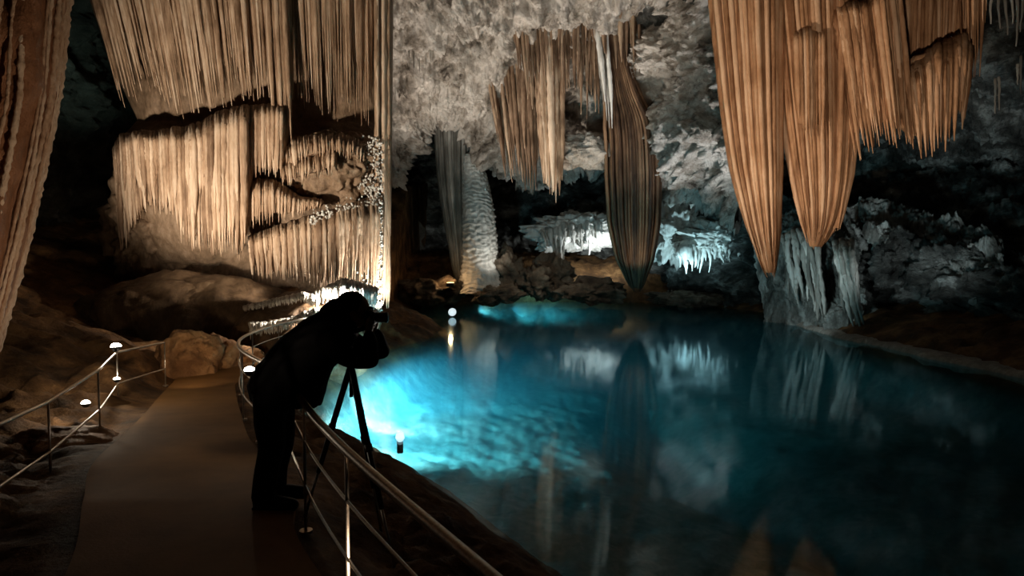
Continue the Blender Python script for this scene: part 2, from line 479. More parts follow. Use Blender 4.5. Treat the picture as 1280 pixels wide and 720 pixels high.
def build_ground():
    xs = np.concatenate([np.arange(-22, -7, 0.22), np.arange(-7, 3, 0.07), np.arange(3, 24, 0.22)])
    ys = np.concatenate([np.arange(-1, 10, 0.07), np.arange(10, 20, 0.12), np.arange(20, 52, 0.25)])
    X, Y = np.meshgrid(xs, ys); h, s, dp, ins = ground_h(X, Y)
    Z = h.copy()
    for a in range(X.shape[0]):
        for b in range(X.shape[1]):
            p = (X[a, b], Y[a, b], 0.0)
            k = min(1, max(0, dp[a, b] - 0.12) * 1.6)
            if k <= 0: continue
            amp = 0.20 if not ins[a, b] else 0.10
            e = min(1, 0.25 + abs(s[a, b]) * 0.8)
            Z[a, b] += k * e * amp * (nz(p, 0.9, 0.6, 6) + 0.45 * (rg(p, 1.3, 5) - 1) + .15 * (rg(p, 5, 3) - 1) * (0 if ins[a, b] else 1))
    V = np.stack([X, Y, Z], -1); mb = MB(); mb.grid(V, tone=.5)
    o = mb.build('ground', M['ground']); setp(o, kind='structure'); return o


def ground_mat():
    """brown clay on the banks, pale blue-white limestone silt under the water"""
    N = NT('cave_ground'); v = N.coords((1, 1, 1))
    a = N.noise(v, 1.2, 9, 0.68, .3)
    earth = N.ramp(a, [(0.34, hexc(48, 32, 16)), (0.5, hexc(92, 64, 36)), (0.66, hexc(138, 102, 64))])
    b = N.noise(v, 3.2, 10, 0.75, .6)
    silt = N.ramp(b, [(0.36, hexc(110, 150, 150)), (0.52, hexc(160, 200, 196)), (0.66, hexc(206, 232, 226))])
    g = N.n('ShaderNodeNewGeometry'); sx = N.n('ShaderNodeSeparateXYZ'); N.l(g.outputs['Position'], sx.inputs[0])
    mr = N.n('ShaderNodeMapRange'); mr.inputs['From Min'].default_value = WATER - 0.25; mr.inputs['From Max'].default_value = WATER - 0.75
    N.l(sx.outputs['Z'], mr.inputs['Value'])
    mx = N.n('ShaderNodeMix', data_type='RGBA'); N.l(mr.outputs[0], mx.inputs['Factor']); N.l(earth, mx.inputs['A']); N.l(silt, mx.inputs['B'])
    N.l(mx.outputs['Result'], N.b.inputs['Base Color']); N.b.inputs['Roughness'].default_value = 0.8
    N.b.inputs['Specular IOR Level'].default_value = 0.25
    n1 = N.bump(N.noise(v, 3.0, 9, 0.7, .3), 0.8, 0.12)
    N.l(N.bump(N.noise(v, 14, 5, 0.7), 0.7, 0.03, n1), N.b.inputs['Normal'])
    return N.m


M['ground'] = ground_mat()
build_ground()

# walkway slab
n = 160
tt = np.linspace(0, 1, n); L = catmull(PL, tt); Rr = catmull(PR, tt)
mb = MB(); cols = 24
V = np.zeros((n, cols + 4, 3))
for i in range(n):
    for j in range(cols + 4):
        f = min(max((j - 2) / (cols - 1), 0), 1)
        xy = L[i] + (Rr[i] - L[i]) * f; z = float(pz(xy[1])) + 0.012 * noise.noise(Vector((xy[0], xy[1], 0))) + 0.01 * math.sin(f * math.pi)
        if j in (0, cols + 3): z -= 0.22
        if j in (1, cols + 2): z -= 0.0
        V[i, j] = (xy[0] + (-.02 if j == 0 else .02 if j == cols + 3 else 0), xy[1], z)
mb.grid(V); setp(mb.build('floor', M['path']), kind='structure')


# ------------------------------------------------------------------ water
def water():
    N = NT('lake_water')
    t = N.t; t.nodes.remove(N.b); out = t.nodes['Material Output']
    gl = N.n('ShaderNodeBsdfGlossy'); gl.inputs['Roughness'].default_value = 0.07; gl.inputs['Color'].default_value = (.62, .78, .84, 1)
    tr = N.n('ShaderNodeBsdfTransparent'); tr.inputs['Color'].default_value = (0.80, 0.95, 0.98, 1)
    fr = N.n('ShaderNodeFresnel'); fr.inputs['IOR'].default_value = 1.33
    mx = N.n('ShaderNodeMixShader')
    N.l(fr.outputs[0], mx.inputs[0]); N.l(tr.outputs[0], mx.inputs[1]); N.l(gl.outputs[0], mx.inputs[2])
    N.l(mx.outputs[0], out.inputs['Surface'])
    ab = N.n('ShaderNodeVolumeAbsorption'); ab.inputs['Color'].default_value = (0.22, 0.78, 0.88, 1); ab.inputs['Density'].default_value = 0.20
    sc = N.n('ShaderNodeVolumeScatter'); sc.inputs['Color'].default_value = (0.22, 0.72, 0.92, 1); sc.inputs['Density'].default_value = 0.10
    sc.inputs['Anisotropy'].default_value = 0.2
    ad = N.n('ShaderNodeAddShader'); N.l(ab.outputs[0], ad.inputs[0]); N.l(sc.outputs[0], ad.inputs[1])
    N.l(ad.outputs[0], out.inputs['Volume'])
    mb = MB(); x0, x1, y0, y1 = -9.0, 24.0, -0.9, 47.0; zb = -8.5
    mb.add([[x0, y0, WATER], [x1, y0, WATER], [x1, y1, WATER], [x0, y1, WATER], [x0, y0, zb], [x1, y0, zb], [x1, y1, zb], [x0, y1, zb]],
           [[0, 1, 2, 3], [7, 6, 5, 4], [0, 4, 5, 1], [1, 5, 6, 2], [2, 6, 7, 3], [3, 7, 4, 0]])
    o = mb.build('lake_water', N.m, smooth=False)
    setp(o, 'still deep blue lake filling the cave floor right of the walkway', 'lake', kind='stuff')


water()

# ------------------------------------------------------------------ cave shell
o = patch('ceiling', [
    [(380, -420, 16), (500, -420, 16), (620, -420, 16), (740, -420, 16), (880, -420, 15), (1000, -420, 14), (1150, -420, 13)],
    [(400, -150, 23), (500, -150, 23), (620, -150, 24), (740, -150, 24), (860, -150, 22), (960, -150, 20), (1090, -150, 18)],
    [(430, 10, 28), (500, 10, 28), (600, 10, 29), (700, 0, 29), (800, 5, 29), (880, 10, 26), (980, 20, 23)],
    [(440, 80, 31), (500, 80, 31), (590, 90, 32), (680, 90, 32), (770, 90, 31), (860, 90, 28), (960, 90, 25)],
    [(450, 170, 34), (495, 175, 34), (548, 148, 34.5), (640, 172, 35), (740, 190, 33), (830, 180, 30), (930, 190, 27)],
    [(455, 235, 36), (495, 225, 36), (550, 148, 36), (650, 225, 37), (745, 205, 35), (850, 250, 32), (930, 260, 29)],
    [(460, 225, 39), (500, 190, 40), (555, 128, 41), (655, 190, 42), (750, 180, 41), (860, 230, 38), (940, 240, 35)]],
    270, 240, M['vault'], 1.25, 0.42, lump=0.45, seed=2, hf=.2)
setp(o, kind='structure')

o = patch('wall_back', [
    [(420, 60, 50), (520, 60, 52), (640, 60, 52), (760, 80, 50), (860, 100, 46), (960, 120, 40)],
    [(420, 180, 48), (520, 180, 50), (640, 180, 50), (760, 190, 47), (860, 200, 42), (960, 210, 37)],
    [(420, 260, 47), (520, 260, 48), (640, 255, 48), (740, 262, 43), (860, 260, 38.5), (960, 270, 35)],
    [(420, 320, 46), (520, 330, 46), (640, 320, 46), (750, 300, 42.5), (850, 320, 38), (950, 330, 35)],
    [(420, 380, 44), (520, 372, 43), (640, 366, 42.5), (760, 366, 41), (850, 370, 38), (940, 378, 35)],
    [(420, 430, 43), (520, 420, 42.5), (640, 410, 42), (760, 410, 41), (850, 410, 38), (940, 420, 35)]],
    200, 120, M['wall'], 0.9, 0.45, lump=0.2, seed=5)
setp(o, kind='structure')

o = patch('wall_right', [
    [(780, -120, 27), (880, -160, 24), (1000, -200, 20), (1150, -260, 16), (1330, -330, 13), (1600, -420, 11)],
    [(810, 60, 31), (900, 40, 28), (1020, 0, 24.5), (1150, -20, 21), (1300, -60, 18), (1560, -100, 14)],
    [(830, 150, 33), (920, 150, 30), (1040, 140, 27), (1160, 120, 24.5), (1300, 100, 21), (1560, 60, 17)],
    [(835, 210, 37), (920, 210, 36), (1040, 215, 35), (1160, 210, 31), (1300, 200, 27), (1560, 200, 21)],
    [(838, 250, 37), (930, 255, 34), (1050, 270, 30), (1160, 275, 26.5), (1300, 290, 22), (1560, 320, 17)],
    [(838, 300, 37), (930, 320, 33.5), (1050, 320, 27), (1160, 335, 23), (1300, 360, 19), (1560, 400, 15)],
    [(838, 340, 37.5), (930, 350, 34), (1050, 375, 27.5), (1160, 385, 23.5), (1300, 410, 19.5), (1560, 470, 15)],
    [(838, 390, 38), (930, 400, 34), (1050, 420, 26), (1160, 440, 21.5), (1300, 460, 17.5), (1560, 520, 13)],
    [(838, 440, 38), (930, 440, 33), (1050, 460, 25), (1160, 480, 20), (1300, 520, 16), (1560, 600, 12)]],
    260, 220, M['wall'], 0.75, 0.42, lump=0.10, seed=9, zs=1.8, hf=.10)
setp(o, kind='structure')

o = patch('wall_left', [
    [(-400, -300, 16), (-100, -300, 20), (60, -300, 24), (160, -300, 28), (300, -300, 30)],
    [(-400, 0, 18), (-100, 0, 22), (60, 0, 26), (160, 0, 30), (300, 0, 32)],
    [(-400, 160, 18), (-100, 160, 22), (60, 150, 27), (160, 160, 31), (300, 150, 33)],
    [(-400, 280, 17), (-100, 280, 21), (60, 280, 26), (160, 280, 30), (520, 280, 44)],
    [(-400, 460, 15), (-100, 440, 19), (60, 420, 24), (160, 420, 28), (520, 420, 42)]],
    140, 120, M['darkrock'], 1.0, 0.4, lump=0.2, seed=12)
setp(o, kind='structure')

# pale ledge of flowstone that skirts the water on the right
mb = MB(); pts = [G(x, y, WATER) for x, y in [(985, 398), (1015, 410), (1060, 423), (1100, 431), (1180, 449), (1290, 472), (1400, 500)]]
K = catmull(np.array(pts), np.linspace(0, 1, 120)); prof = [(-.35, -.25), (-.3, .03), (-.12, .12), (.2, .16), (.5, .13), (.8, -.1)]
V = np.zeros((120, 6, 3)); Tg = np.gradient(K, axis=0); Tg /= np.linalg.norm(Tg, axis=1)[:, None]
for i in range(120):
    nrm = np.array([Tg[i, 1] * -1, Tg[i, 0], 0]); nrm *= np.sign(nrm[0])
    for j, (a, b) in enumerate(prof):
        V[i, j] = K[i] + nrm * (a + 0.12 * noise.noise(Vector((i * .2, j * .7, 0)))) + np.array([0, 0, b + .05 * noise.noise(Vector((i * .35, j * .7, 5)))])
mb.grid(V); setp(mb.build('shore_ledge', M['grey']), 'pale grey stone rim along the waterline under the right wall', 'ledge')

# ------------------------------------------------------------------ great flowstone column, left of centre
colroot = empty('flowstone_column', P(320, 400, 18.5), 'huge tan fluted flowstone column behind the photographer', 'rock formation')
# solid body
R_ = []
rowsb = [(-420, 60, 486, 20.5), (-100, 95, 484, 20.2), (0, 108, 484, 20), (80, 135, 484, 19.8), (150, 168, 482, 19.8), (175, 145, 482, 19.2), (250, 143, 481, 18.9), (320, 150, 480, 19.1), (400, 120, 482, 18.4), (440, 110, 470, 18)]
V = np.zeros((160, 120, 3))
RB = np.array(rowsb, float)
for i in range(160):
    t = i / 159 * (len(rowsb) - 1)
    py, xl, xr, dd = [np.interp(t, np.arange(len(rowsb)), RB[:, k]) for k in range(4)]
    for j in range(120):
        th = j / 119 * math.pi * 1.3 - math.pi * 0.15
        cx, hw = (xl + xr) / 2, (xr - xl) / 2 - 4
        ex = math.copysign(abs(math.cos(th)) ** 0.55, math.cos(th))
        x = cx - hw * ex
        d = dd + 0.35 + 1.1 * (1 - abs(math.sin(th)) ** 0.8) if 0 <= th <= math.pi else dd + 1.5 + 3 * abs(math.sin(th))
        if py > 160: d += 0.0
        p = P(x, py, d)
        k = 0.16 * nz(p, 0.9, 0.8, 5)
        V[i, j] = P(x, py, d - k)
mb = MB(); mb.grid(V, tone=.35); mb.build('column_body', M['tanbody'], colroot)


def D(px, base=18.6):      # distance of the column face, bulging towards the middle
    u = (px - 310) / 175.0
    return base + 1.0 * abs(u) ** 2.4


def cv(pts, base): return [(x, y, D(x, base)) for x, y in pts]


# upper drapery
top = cv([(60, -330), (150, -330), (300, -330), (400, -330), (486, -330)], 18.9)
bot = cv([(150, 128), (160, 148), (170, 138), (182, 125), (200, 122), (210, 142), (226, 160), (240, 152), (262, 150), (282, 142), (300, 138), (325, 132), (344, 126)], 18.4)
a = drape('upper_drapery', [(30, -330, 20.3)] + cv([(150, -330), (318, -330)], 18.9), bot, 92, 0.062, M['tan'], colroot, fold=0.28, foldf=5, jit=.03, short=.05, segs=40, thick=1.0, seed=3, taper=.72, wob=.02, layers=2, backlen=.84)
drape('upper_drapery', cv([(318, -330), (340, -330)], 18.8), cv([(343, 182), (367, 190)], 18.25), 10, 0.062, M['tan'], colroot, fold=0.1, jit=.02, short=.03, segs=40, thick=1.0, seed=4, taper=.8)
drape('upper_drapery', cv([(340, -330), (400, -330), (470, -330)], 18.9), cv([(364, 152), (395, 148), (420, 160), (445, 158), (458, 172), (472, 190)], 18.7), 42, 0.05, M['tan'], colroot, fold=0.22, foldf=5, jit=.04, short=.06, segs=40, thick=1.0, seed=5, taper=.75, wob=.015, layers=2, backlen=.84)
drape('edge_drapery', [(468, -330, 19.3), (487, -330, 19.6)], [(470, 392, 18.6), (487, 395, 18.9)], 8, 0.055, M['tan'], colroot, jit=.01, short=.02, segs=60, thick=.8, seed=6, taper=.95, rough=.2)

# second tier: rounded shoulder then long flutes
drape('middle_drapery', [(141, 186, 20.4), (150, 168, 20.3), (200, 163, 20.0), (243, 157, 19.8), (268, 143, 19.6), (290, 137, 19.4), (310, 133, 19.3)],
      [(150, 330, 19.0), (178, 268, 18.4), (215, 275, 18.1), (232, 318, 17.9), (262, 326, 17.8), (300, 330, 17.8), (310, 322, 17.8)],
      86, 0.055, M['tan'], colroot, ts=.16, fold=.22, foldf=5, jit=.05, short=.08, segs=34, thick=.9, seed=7, taper=.7, layers=2, wob=.015)
drape('middle_drapery', [(303, 134, 19.3), (353, 129, 19.2)], [(303, 224, 18.0), (352, 226, 18.0)], 16, 0.055, M['tan'], colroot, ts=.2, jit=.04, short=.08, segs=26, thick=.9, seed=8, taper=.65, layers=2)
# lumpy lower left flank
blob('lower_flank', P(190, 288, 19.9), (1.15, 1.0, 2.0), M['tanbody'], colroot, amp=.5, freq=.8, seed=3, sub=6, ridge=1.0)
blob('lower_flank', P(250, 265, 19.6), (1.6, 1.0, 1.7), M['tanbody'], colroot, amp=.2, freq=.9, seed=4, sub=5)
# domed mound with stepped ledges on the right
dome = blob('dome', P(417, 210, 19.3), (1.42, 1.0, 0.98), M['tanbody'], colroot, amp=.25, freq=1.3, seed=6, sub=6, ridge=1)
drape('ledge_fringe', [(349, 186, 19.0), (370, 172, 19.0), (410, 166, 19.0), (448, 172, 19.2), (470, 190, 19.5)], [(352, 232, 18.3), (372, 218, 18.0), (400, 206, 18.0), (440, 205, 18.3), (468, 230, 19.0)], 44, 0.04, M['tan'], colroot, ts=.5, jit=.14, short=.3, segs=16, thick=.5, seed=11, taper=.5, rough=.25)
drape('ledge_fringe', [(352, 206, 18.8), (380, 198, 18.8), (420, 186, 18.7)], [(352, 240, 18.0), (385, 232, 17.9), (418, 222, 18.0)], 28, 0.036, M['tan'], colroot, ts=.5, jit=.14, short=.3, segs=14, thick=.5, seed=12, taper=.5, rough=.25)
drape('ledge_fringe', [(311, 232, 18.9), (322, 223, 18.9), (345, 226, 18.8), (372, 246, 18.8), (402, 250, 18.9)], [(311, 292, 17.9), (325, 286, 17.8), (345, 284, 17.8), (372, 272, 18.0), (400, 262, 18.2)], 34, 0.04, M['tan'], colroot, ts=.4, jit=.1, short=.2, segs=18, thick=.5, seed=13, taper=.5, rough=.2)
# lower fringe
drape('lower_drapery', [(312, 296, 19.0), (345, 284, 18.9), (380, 272, 18.8), (420, 262, 18.8), (450, 252, 19.0), (478, 240, 19.4)],
      [(316, 352, 17.7), (335, 356, 17.6), (365, 352, 17.6), (388, 364, 17.6), (402, 372, 17.6), (425, 366, 17.6), (448, 360, 17.7), (476, 392, 18.2)], 62, 0.05, M['tan'], colroot, ts=.25, jit=.06, short=.12, segs=24, thick=.9, seed=14, taper=.6, layers=2, rough=.15)
# knobbly white nodules that stand in for blown highlights on the right flank
R = random.Random(5); mb = MB()
for i in range(1100):
    t = R.random()
    cx = 478 - abs(R.gauss(0, 16)) ; cy = 170 + 220 * t
    if R.random() < .35: cx = 478 - R.uniform(0, 90); cy = 262 - (478 - cx) * -.18 + R.gauss(0, 7)
    d = 18.15 + .6 * ((478 - cx) / 90) * (1 if cy < 250 else -.9) + (0.5 if cy < 230 else 0)
    c = P(cx, cy, d); r = R.uniform(.012, .042)
    mb.tube([c + [0, 0, -r], c + [0, 0, -r * .6], c, c + [0, 0, r * .6], c + [0, 0, r]], [r * .2, r * .8, r, r * .8, r * .2], 6, tone=R.uniform(.5, 1))
setp(mb.build('sparkle_nodules', M['white'], colroot), kind='stuff')

# mound at the foot of the column
blob('flowstone_mound', P(248, 420, 17.6), (3.0, 1.8, 1.7), M['mound'], None, amp=.25, freq=.7, seed=8, sub=6)
setp([o for o in COL.objects if o.name == 'flowstone_mound'][0], 'rounded dark brown mound under the left foot of the fluted column', 'rock formation')
t1 = blob('flowstone_terrace', P(372, 432, 16.9), (1.9, 1.6, 1.25), M['mound'], None, amp=.2, freq=1.0, seed=9, sub=6)
setp(t1, 'low terraced mound with bright knobbly rims behind the photographer', 'rock formation')


def rim(top, bot, n, r, seed, parent):
    mb = drape(None, top, bot, n, r, None, ts=.4, jit=.2, short=.4, segs=10, seed=seed, taper=.4, rough=.4, back=False, layers=2)
    o = mb.build('terrace_rim', M['white'], parent); return o


t1e = t1
bpy.context.view_layer.update()
rim([(305, 384, 16.3), (340, 375, 16.1), (380, 366, 16.1), (398, 372, 16.2)], [(305, 392, 15.9), (340, 387, 15.7), (380, 380, 15.7), (398, 392, 15.8)], 60, .03, 31, t1)
rim([(312, 404, 15.7), (335, 404, 15.6), (365, 398, 15.6), (398, 386, 15.7)], [(312, 428, 15.3), (335, 424, 15.3), (365, 414, 15.3), (398, 398, 15.4)], 64, .035, 32, t1)
rim([(350, 428, 15.2), (385, 412, 15.2)], [(350, 440, 15.0), (385, 426, 15.0)], 20, .03, 33, t1)
rim([(395, 366, 16.6), (430, 350, 16.8), (470, 362, 17.0)], [(395, 384, 16.2), (430, 385, 16.3), (470, 396, 16.6)], 50, .05, 34, t1)

# ------------------------------------------------------------------ near curtain at the left edge of the view
near = empty('near_flowstone_curtain', P(-60, 430, 4.6), 'large orange brown flowstone curtain with beaded ridges at far left foreground', 'rock formation')
edge = [(-260, 118), (-60, 94), (0, 87), (60, 81), (120, 74), (190, 60), (250, 47), (300, 36), (350, 22), (400, 8), (440, -4), (520, -28), (640, -60)]
ya = np.array([e[0] for e in edge], float); xa = np.array([e[1] for e in edge], float)
V = np.zeros((150, 90, 3))
for i in range(150):
    py = -260 + 900 * i / 149; xr = np.interp(py, ya, xa)
    for j in range(90):
        th = j / 89 * math.pi * 1.25
        hw = 150 - 50 * (py + 260) / 900
        x = xr - hw + hw * math.cos(th); d = 5.0 - 0.75 * math.sin(th)
        p = P(x, py, d); k = .05 * nz(p, 2.0, .8, 6) + .02 * nz(p, 9, .7, 4) + .03 * math.sin(th * 9 + 2 * noise.noise(Vector((py * .004, 0, 0))))
        V[i, j] = P(x, py, d - k)
mb = MB(); mb.grid(V, tone=.5); mb.build('curtain_body', M['near'], near)
R = random.Random(11)
for q, (f, rr) in enumerate([(0.05, .022), (.16, .013), (.28, .016), (.36, .011), (.50, .017), (.62, .012), (.70, .010), (.98, .018), (1.1, .011), (1.25, .016), (1.42, .013)]):
    C = []; rad = []
    for i in range(220):
        py = -250 + 880 * i / 219; xr = np.interp(py, ya, xa); hw = 150 - 50 * (py + 260) / 900
        th = f + .07 * noise.noise(Vector((i * .03, q * 3.1, 0))) - .12 * (py + 250) / 880 * (0 if f < .1 else 1)
        th = max(th, .02)
        x = xr - hw + hw * math.cos(th); d = 5.0 - 0.75 * math.sin(th)
        C.append(P(x, py, d - .02)); rad.append(rr * (1 + .5 * noise.noise(Vector((i * .55, q * 7.7, 0))) + .25 * R.uniform(-1, 1)))
    mb = MB(); mb.tube(C, rad, 8, tone=R.uniform(.4, 1)); mb.build('beaded_ridge', M['nearridge'], near)

# ------------------------------------------------------------------ right hand curtains over the water
bundleR = [
    ('left', [(912, -330, 13.9), (922, -60, 13.6), (934, 60, 13.5), (942, 180, 13.5), (950, 260, 13.5), (962, 350, 13.5)], [.62, .6, .57, .50, .42, .30, .04]),
]
o = bundle('hanging_drapery', [(925, -330, 13.9), (931, -60, 13.6), (936, 60, 13.5), (943, 180, 13.5), (952, 270, 13.5), (963, 348, 13.5)], [.62, .62, .56, .49, .40, .27, .06], 40, .056, M['orange'], None, seed=21, squash=.8, segs=60, jit=.025)
setp(o, 'longest orange fluted drapery at the left of the right hand cluster, tip nearest the water', 'stalactite', 'orange draperies over the lake')
o = bundle('hanging_drapery', [(1005, -330, 13.8), (1012, -60, 13.6), (1018, 60, 13.5), (1022, 150, 13.4), (1025, 230, 13.4), (1024, 280, 13.4), (1019, 312, 13.4)], [.85, .80, .70, .60, .46, .30, .08], 50, .056, M['orange'], None, seed=22, squash=.7, segs=60, jit=.07)
setp(o, 'blunt orange fluted drapery just right of the longest one, over the lake', 'stalactite', 'orange draperies over the lake')
o = bundle('hanging_drapery', [(1046, -330, 13.5), (1048, -60, 13.4), (1050, 60, 13.3), (1052, 150, 13.25), (1051, 220, 13.25), (1045, 292, 13.25)], [.30, .30, .29, .25, .19, .05], 16, .05, M['orange'], None, seed=29, squash=.8, segs=50, jit=.08)
setp(o, 'slim orange fluted drapery on the right flank of the blunt one', 'stalactite', 'orange draperies over the lake')
# joining curtain behind, and the fan from the dome
o = drape('hanging_curtain', [(940, -330, 14.1), (1100, -330, 14.0), (1248, -330, 13.8)], [(962, 180, 14.0), (1000, 225, 13.9), (1060, 210, 13.8), (1095, 195, 13.8), (1140, 195, 13.8), (1185, 120, 13.9), (1228, 112, 13.9)], 74, .05, M['orange'], None,
          fold=.2, foldf=6, jit=.05, short=.08, segs=40, thick=.8, seed=23, taper=.7, layers=2, wob=.02)
setp(o, 'wide orange ribbed curtain hanging behind the two long draperies at right', 'rock formation')
fan = empty('fan_flowstone', P(1060, 20, 13.0), 'orange domed flowstone fan with long fingers spreading down right of the blunt drapery', 'rock formation')
drape('fan_flutes', [(1032, 30, 13.4), (1040, 12, 13.4), (1058, 2, 13.4), (1080, 2, 13.4), (1120, -30, 13.4)], [(1062, 205, 13.2), (1075, 215, 12.9), (1098, 196, 12.7), (1122, 198, 12.7), (1142, 185, 12.9)], 34, .045, M['orange'], fan, ts=.1, jit=.08, short=.14, segs=30, thick=.4, seed=24, taper=.55, layers=2, fold=.12, foldf=5)
drape('knob_flutes', [(995, 40, 13.3), (1008, 32, 13.3), (1030, 38, 13.3)], [(1000, 175, 12.85), (1010, 190, 12.8), (1030, 180, 12.85)], 9, .045, M['orange'], fan, ts=.12, jit=.06, short=.1, segs=24, thick=.3, seed=25, taper=.6)
led = empty('flowstone_ledge', P(1160, 100, 12.9), 'orange sloping ledge with a dark hanging fringe right of the fan flowstone', 'rock formation')
drape('ledge_flutes', [(1118, 100, 13.7), (1140, 80, 13.7), (1170, 56, 13.7), (1202, 44, 13.8), (1214, 60, 13.8)], [(1134, 178, 12.9), (1150, 205, 12.9), (1170, 208, 12.9), (1190, 190, 13.0), (1206, 165, 13.2)], 30, .05, M['orange'], led, ts=.3, jit=.1, short=.2, segs=26, thick=.6, seed=26, taper=.55, layers=2)
blob('ledge_cap', P(1168, 84, 13.5), (.62, .35, .3), M['orange'], led, amp=.08, freq=2.5, seed=4, sub=4)
o = drape('hanging_curtain', [(1182, -330, 13.6), (1250, -330, 13.6)], [(1204, 116, 13.5), (1216, 122, 13.5), (1230, 118, 13.5), (1238, 60, 13.5)], 12, .035, M['orange'], None, jit=.06, short=.2, segs=34, thick=.3, seed=27, taper=.75, fold=.1)
setp(o, 'narrow pale orange curtain at the right end of the hanging cluster', 'rock formation')
# pale root like straws and small drops at top right
R = random.Random(3)
for i, (x, y0, y1, d) in enumerate([(1240, -60, 30, 14.5), (1250, -60, 36, 15), (1258, -60, 44, 15), (1264, -60, 30, 15.2), (1270, -60, 58, 15.4), (1277, -60, 40, 15.6), (1244, 98, 142, 19), (1249, 96, 138, 19), (1276, 70, 118, 19), (1272, 80, 106, 19)]):
    mb = MB(); C = [P(x + R.uniform(-.5, .5) + (2.0 * math.sin(k * .5 + i) if i < 6 else 0), y0 + (y1 - y0) * k / 11, d) for k in range(12)]
    mb.tube(C, [(0.05 if i < 6 else .04) * (1 - (k / 12) ** 1.5 * .85) for k in range(12)], 7, tone=R.random())
    setp(mb.build('stalactite', M['white']), 'thin pale crooked stalactite at the top right corner' if i < 6 else 'small pale stalactite below the dark roof at the right edge', 'stalactite', 'thin pale stalactites top right' if i < 6 else 'small stalactites at the right edge')

# ------------------------------------------------------------------ central stalactites
o = bundle('hanging_stalactite', [(764, -20, 30.6), (768, 60, 30.6), (778, 115, 30.6), (789, 160, 30.6), (792, 220, 30.6), (793, 280, 30.6), (794, 325, 30.6), (796, 366, 30.6)], [.4, .5, .72, 1.05, 1.08, 1.0, .72, .12], 58, .078, M['deepbrown'], None, seed=41, squash=.8, segs=70, jit=.03, lobes=.3)
setp(o, 'massive brown fluted stalactite in the centre, tip almost touching the far shore', 'stalactite')
mc = empty('hanging_curtain', P(690, 150, 30), 'tan and brown fluted curtain left of the massive central stalactite', 'rock formation')
kw = dict(rough=.14, foldf=5)
drape('curtain_flutes', [(632, -20, 30.9), (660, -20, 30.9), (705, -20, 30.7)], [(648, 108, 30.4), (662, 150, 30.2), (690, 128, 30.2), (702, 140, 30.2)], 22, .085, M['brown'], mc, fold=.5, jit=.14, short=.4, segs=26, thick=.5, seed=42, taper=.5, layers=2, wob=.05, **kw)
drape('curtain_flutes', [(664, -10, 31.1), (684, -10, 31.1), (703, -10, 31.1)], [(680, 240, 30.1), (693, 264, 30.0), (703, 246, 30.0)], 16, .10, M['tan'], mc, fold=.35, jit=.05, short=.12, segs=40, thick=.7, seed=43, taper=.75, **kw)
drape('curtain_flutes', [(604, 60, 33.5), (640, 40, 32.9), (680, 40, 32.3)], [(634, 244, 31.4), (650, 254, 31.2), (676, 258, 30.8)], 24, .09, M['brown'], mc, fold=.5, jit=.12, short=.3, segs=36, thick=.8, seed=44, taper=.7, layers=2, wob=.05, **kw)
drape('curtain_flutes', [(692, -10, 30.7), (725, -10, 30.7), (756, -10, 30.7)], [(700, 150, 30.1), (724, 188, 30.0), (750, 172, 30.0)], 26, .085, M['brown'], mc, fold=.6, jit=.18, short=.5, segs=34, thick=.4, seed=45, taper=.55, layers=2, wob=.06, **kw)
drape('curtain_flutes', [(742, 0, 30.2), (760, 0, 30.2)], [(756, 160, 29.8), (769, 205, 29.9)], 6, .08, M['white'], mc, fold=.3, jit=.14, short=.3, segs=34, thick=.3, seed=46, taper=.6, wob=.08, **kw)
drape('curtain_flutes', [(726, -30, 30.3), (765, -30, 30.3), (800, -30, 30.3)], [(740, 60, 29.5), (768, 110, 29.9), (800, 130, 30.0)], 20, .085, M['brown'], mc, fold=.4, jit=.14, short=.4, segs=26, thick=.4, seed=47, taper=.55, layers=2, **kw)
blob('curtain_shelf', P(735, 188, 31.0), (1.5, .7, .75), M['vault'], mc, amp=.35, freq=1.2, seed=71, sub=5, ridge=1)
o = drape('hanging_curtain', [(498, 10, 31.2), (520, 8, 31.2), (545, 10, 31.2)], [(502, 80, 30.0), (520, 105, 30.0), (546, 92, 30.0)], 14, .08, M['grey'], None, jit=.16, short=.4, segs=18, thick=.4, seed=48, taper=.5, fold=.3, rough=.15)
setp(o, 'small pale fringe on the vault beside the right edge of the tan column', 'rock formation')
# column and stalagmite pair
o = bundle('stone_column', [(566, 120, 37.5), (567, 180, 37.3), (569, 240, 37.2), (573, 300, 37.2), (577, 352, 37.0)], [1.05, .98, .9, .72, .5, .35], 26, .12, M['grey'], None, seed=51, squash=.8, segs=40, jit=.0)
setp(o, 'smooth fluted column at the mouth of the dark recess, left of the ringed stalagmite', 'column')
# ringed stalagmite
V = np.zeros((260, 72, 3)); A = np.array([P(589, 190, 36.5), P(596, 240, 36.5), P(600, 300, 36.4), P(600, 366, 36.0)])
for i in range(260):
    t = i / 259; c = catmull(A, np.array([t]))[0]
    r = np.interp(t, [0, .04, .2, .5, .8, 1], [.12, .38, .62, .84, .95, 1.15])
    for j in range(72):
        th = j / 72 * 2 * math.pi
        z = t * 30 + 1.6 * noise.noise(Vector((math.cos(th) * 1.4, math.sin(th) * 1.4, t * 6)))
        k = 1 + .085 * ((z % 1.0) - .5) + .12 * noise.noise(Vector((math.cos(th) * 5, math.sin(th) * 5, t * 40)))
        V[i, j] = c + np.array([math.cos(th) * r * k, math.sin(th) * r * k, 0])
V = np.concatenate([V[:1].mean(axis=1, keepdims=True) + 0 * V[:1], V]); mb = MB(); mb.grid(V, closed_u=True)
setp(mb.build('stalagmite', M['white']), 'tall ringed pale stalagmite leaning against the smooth column', 'stalagmite')
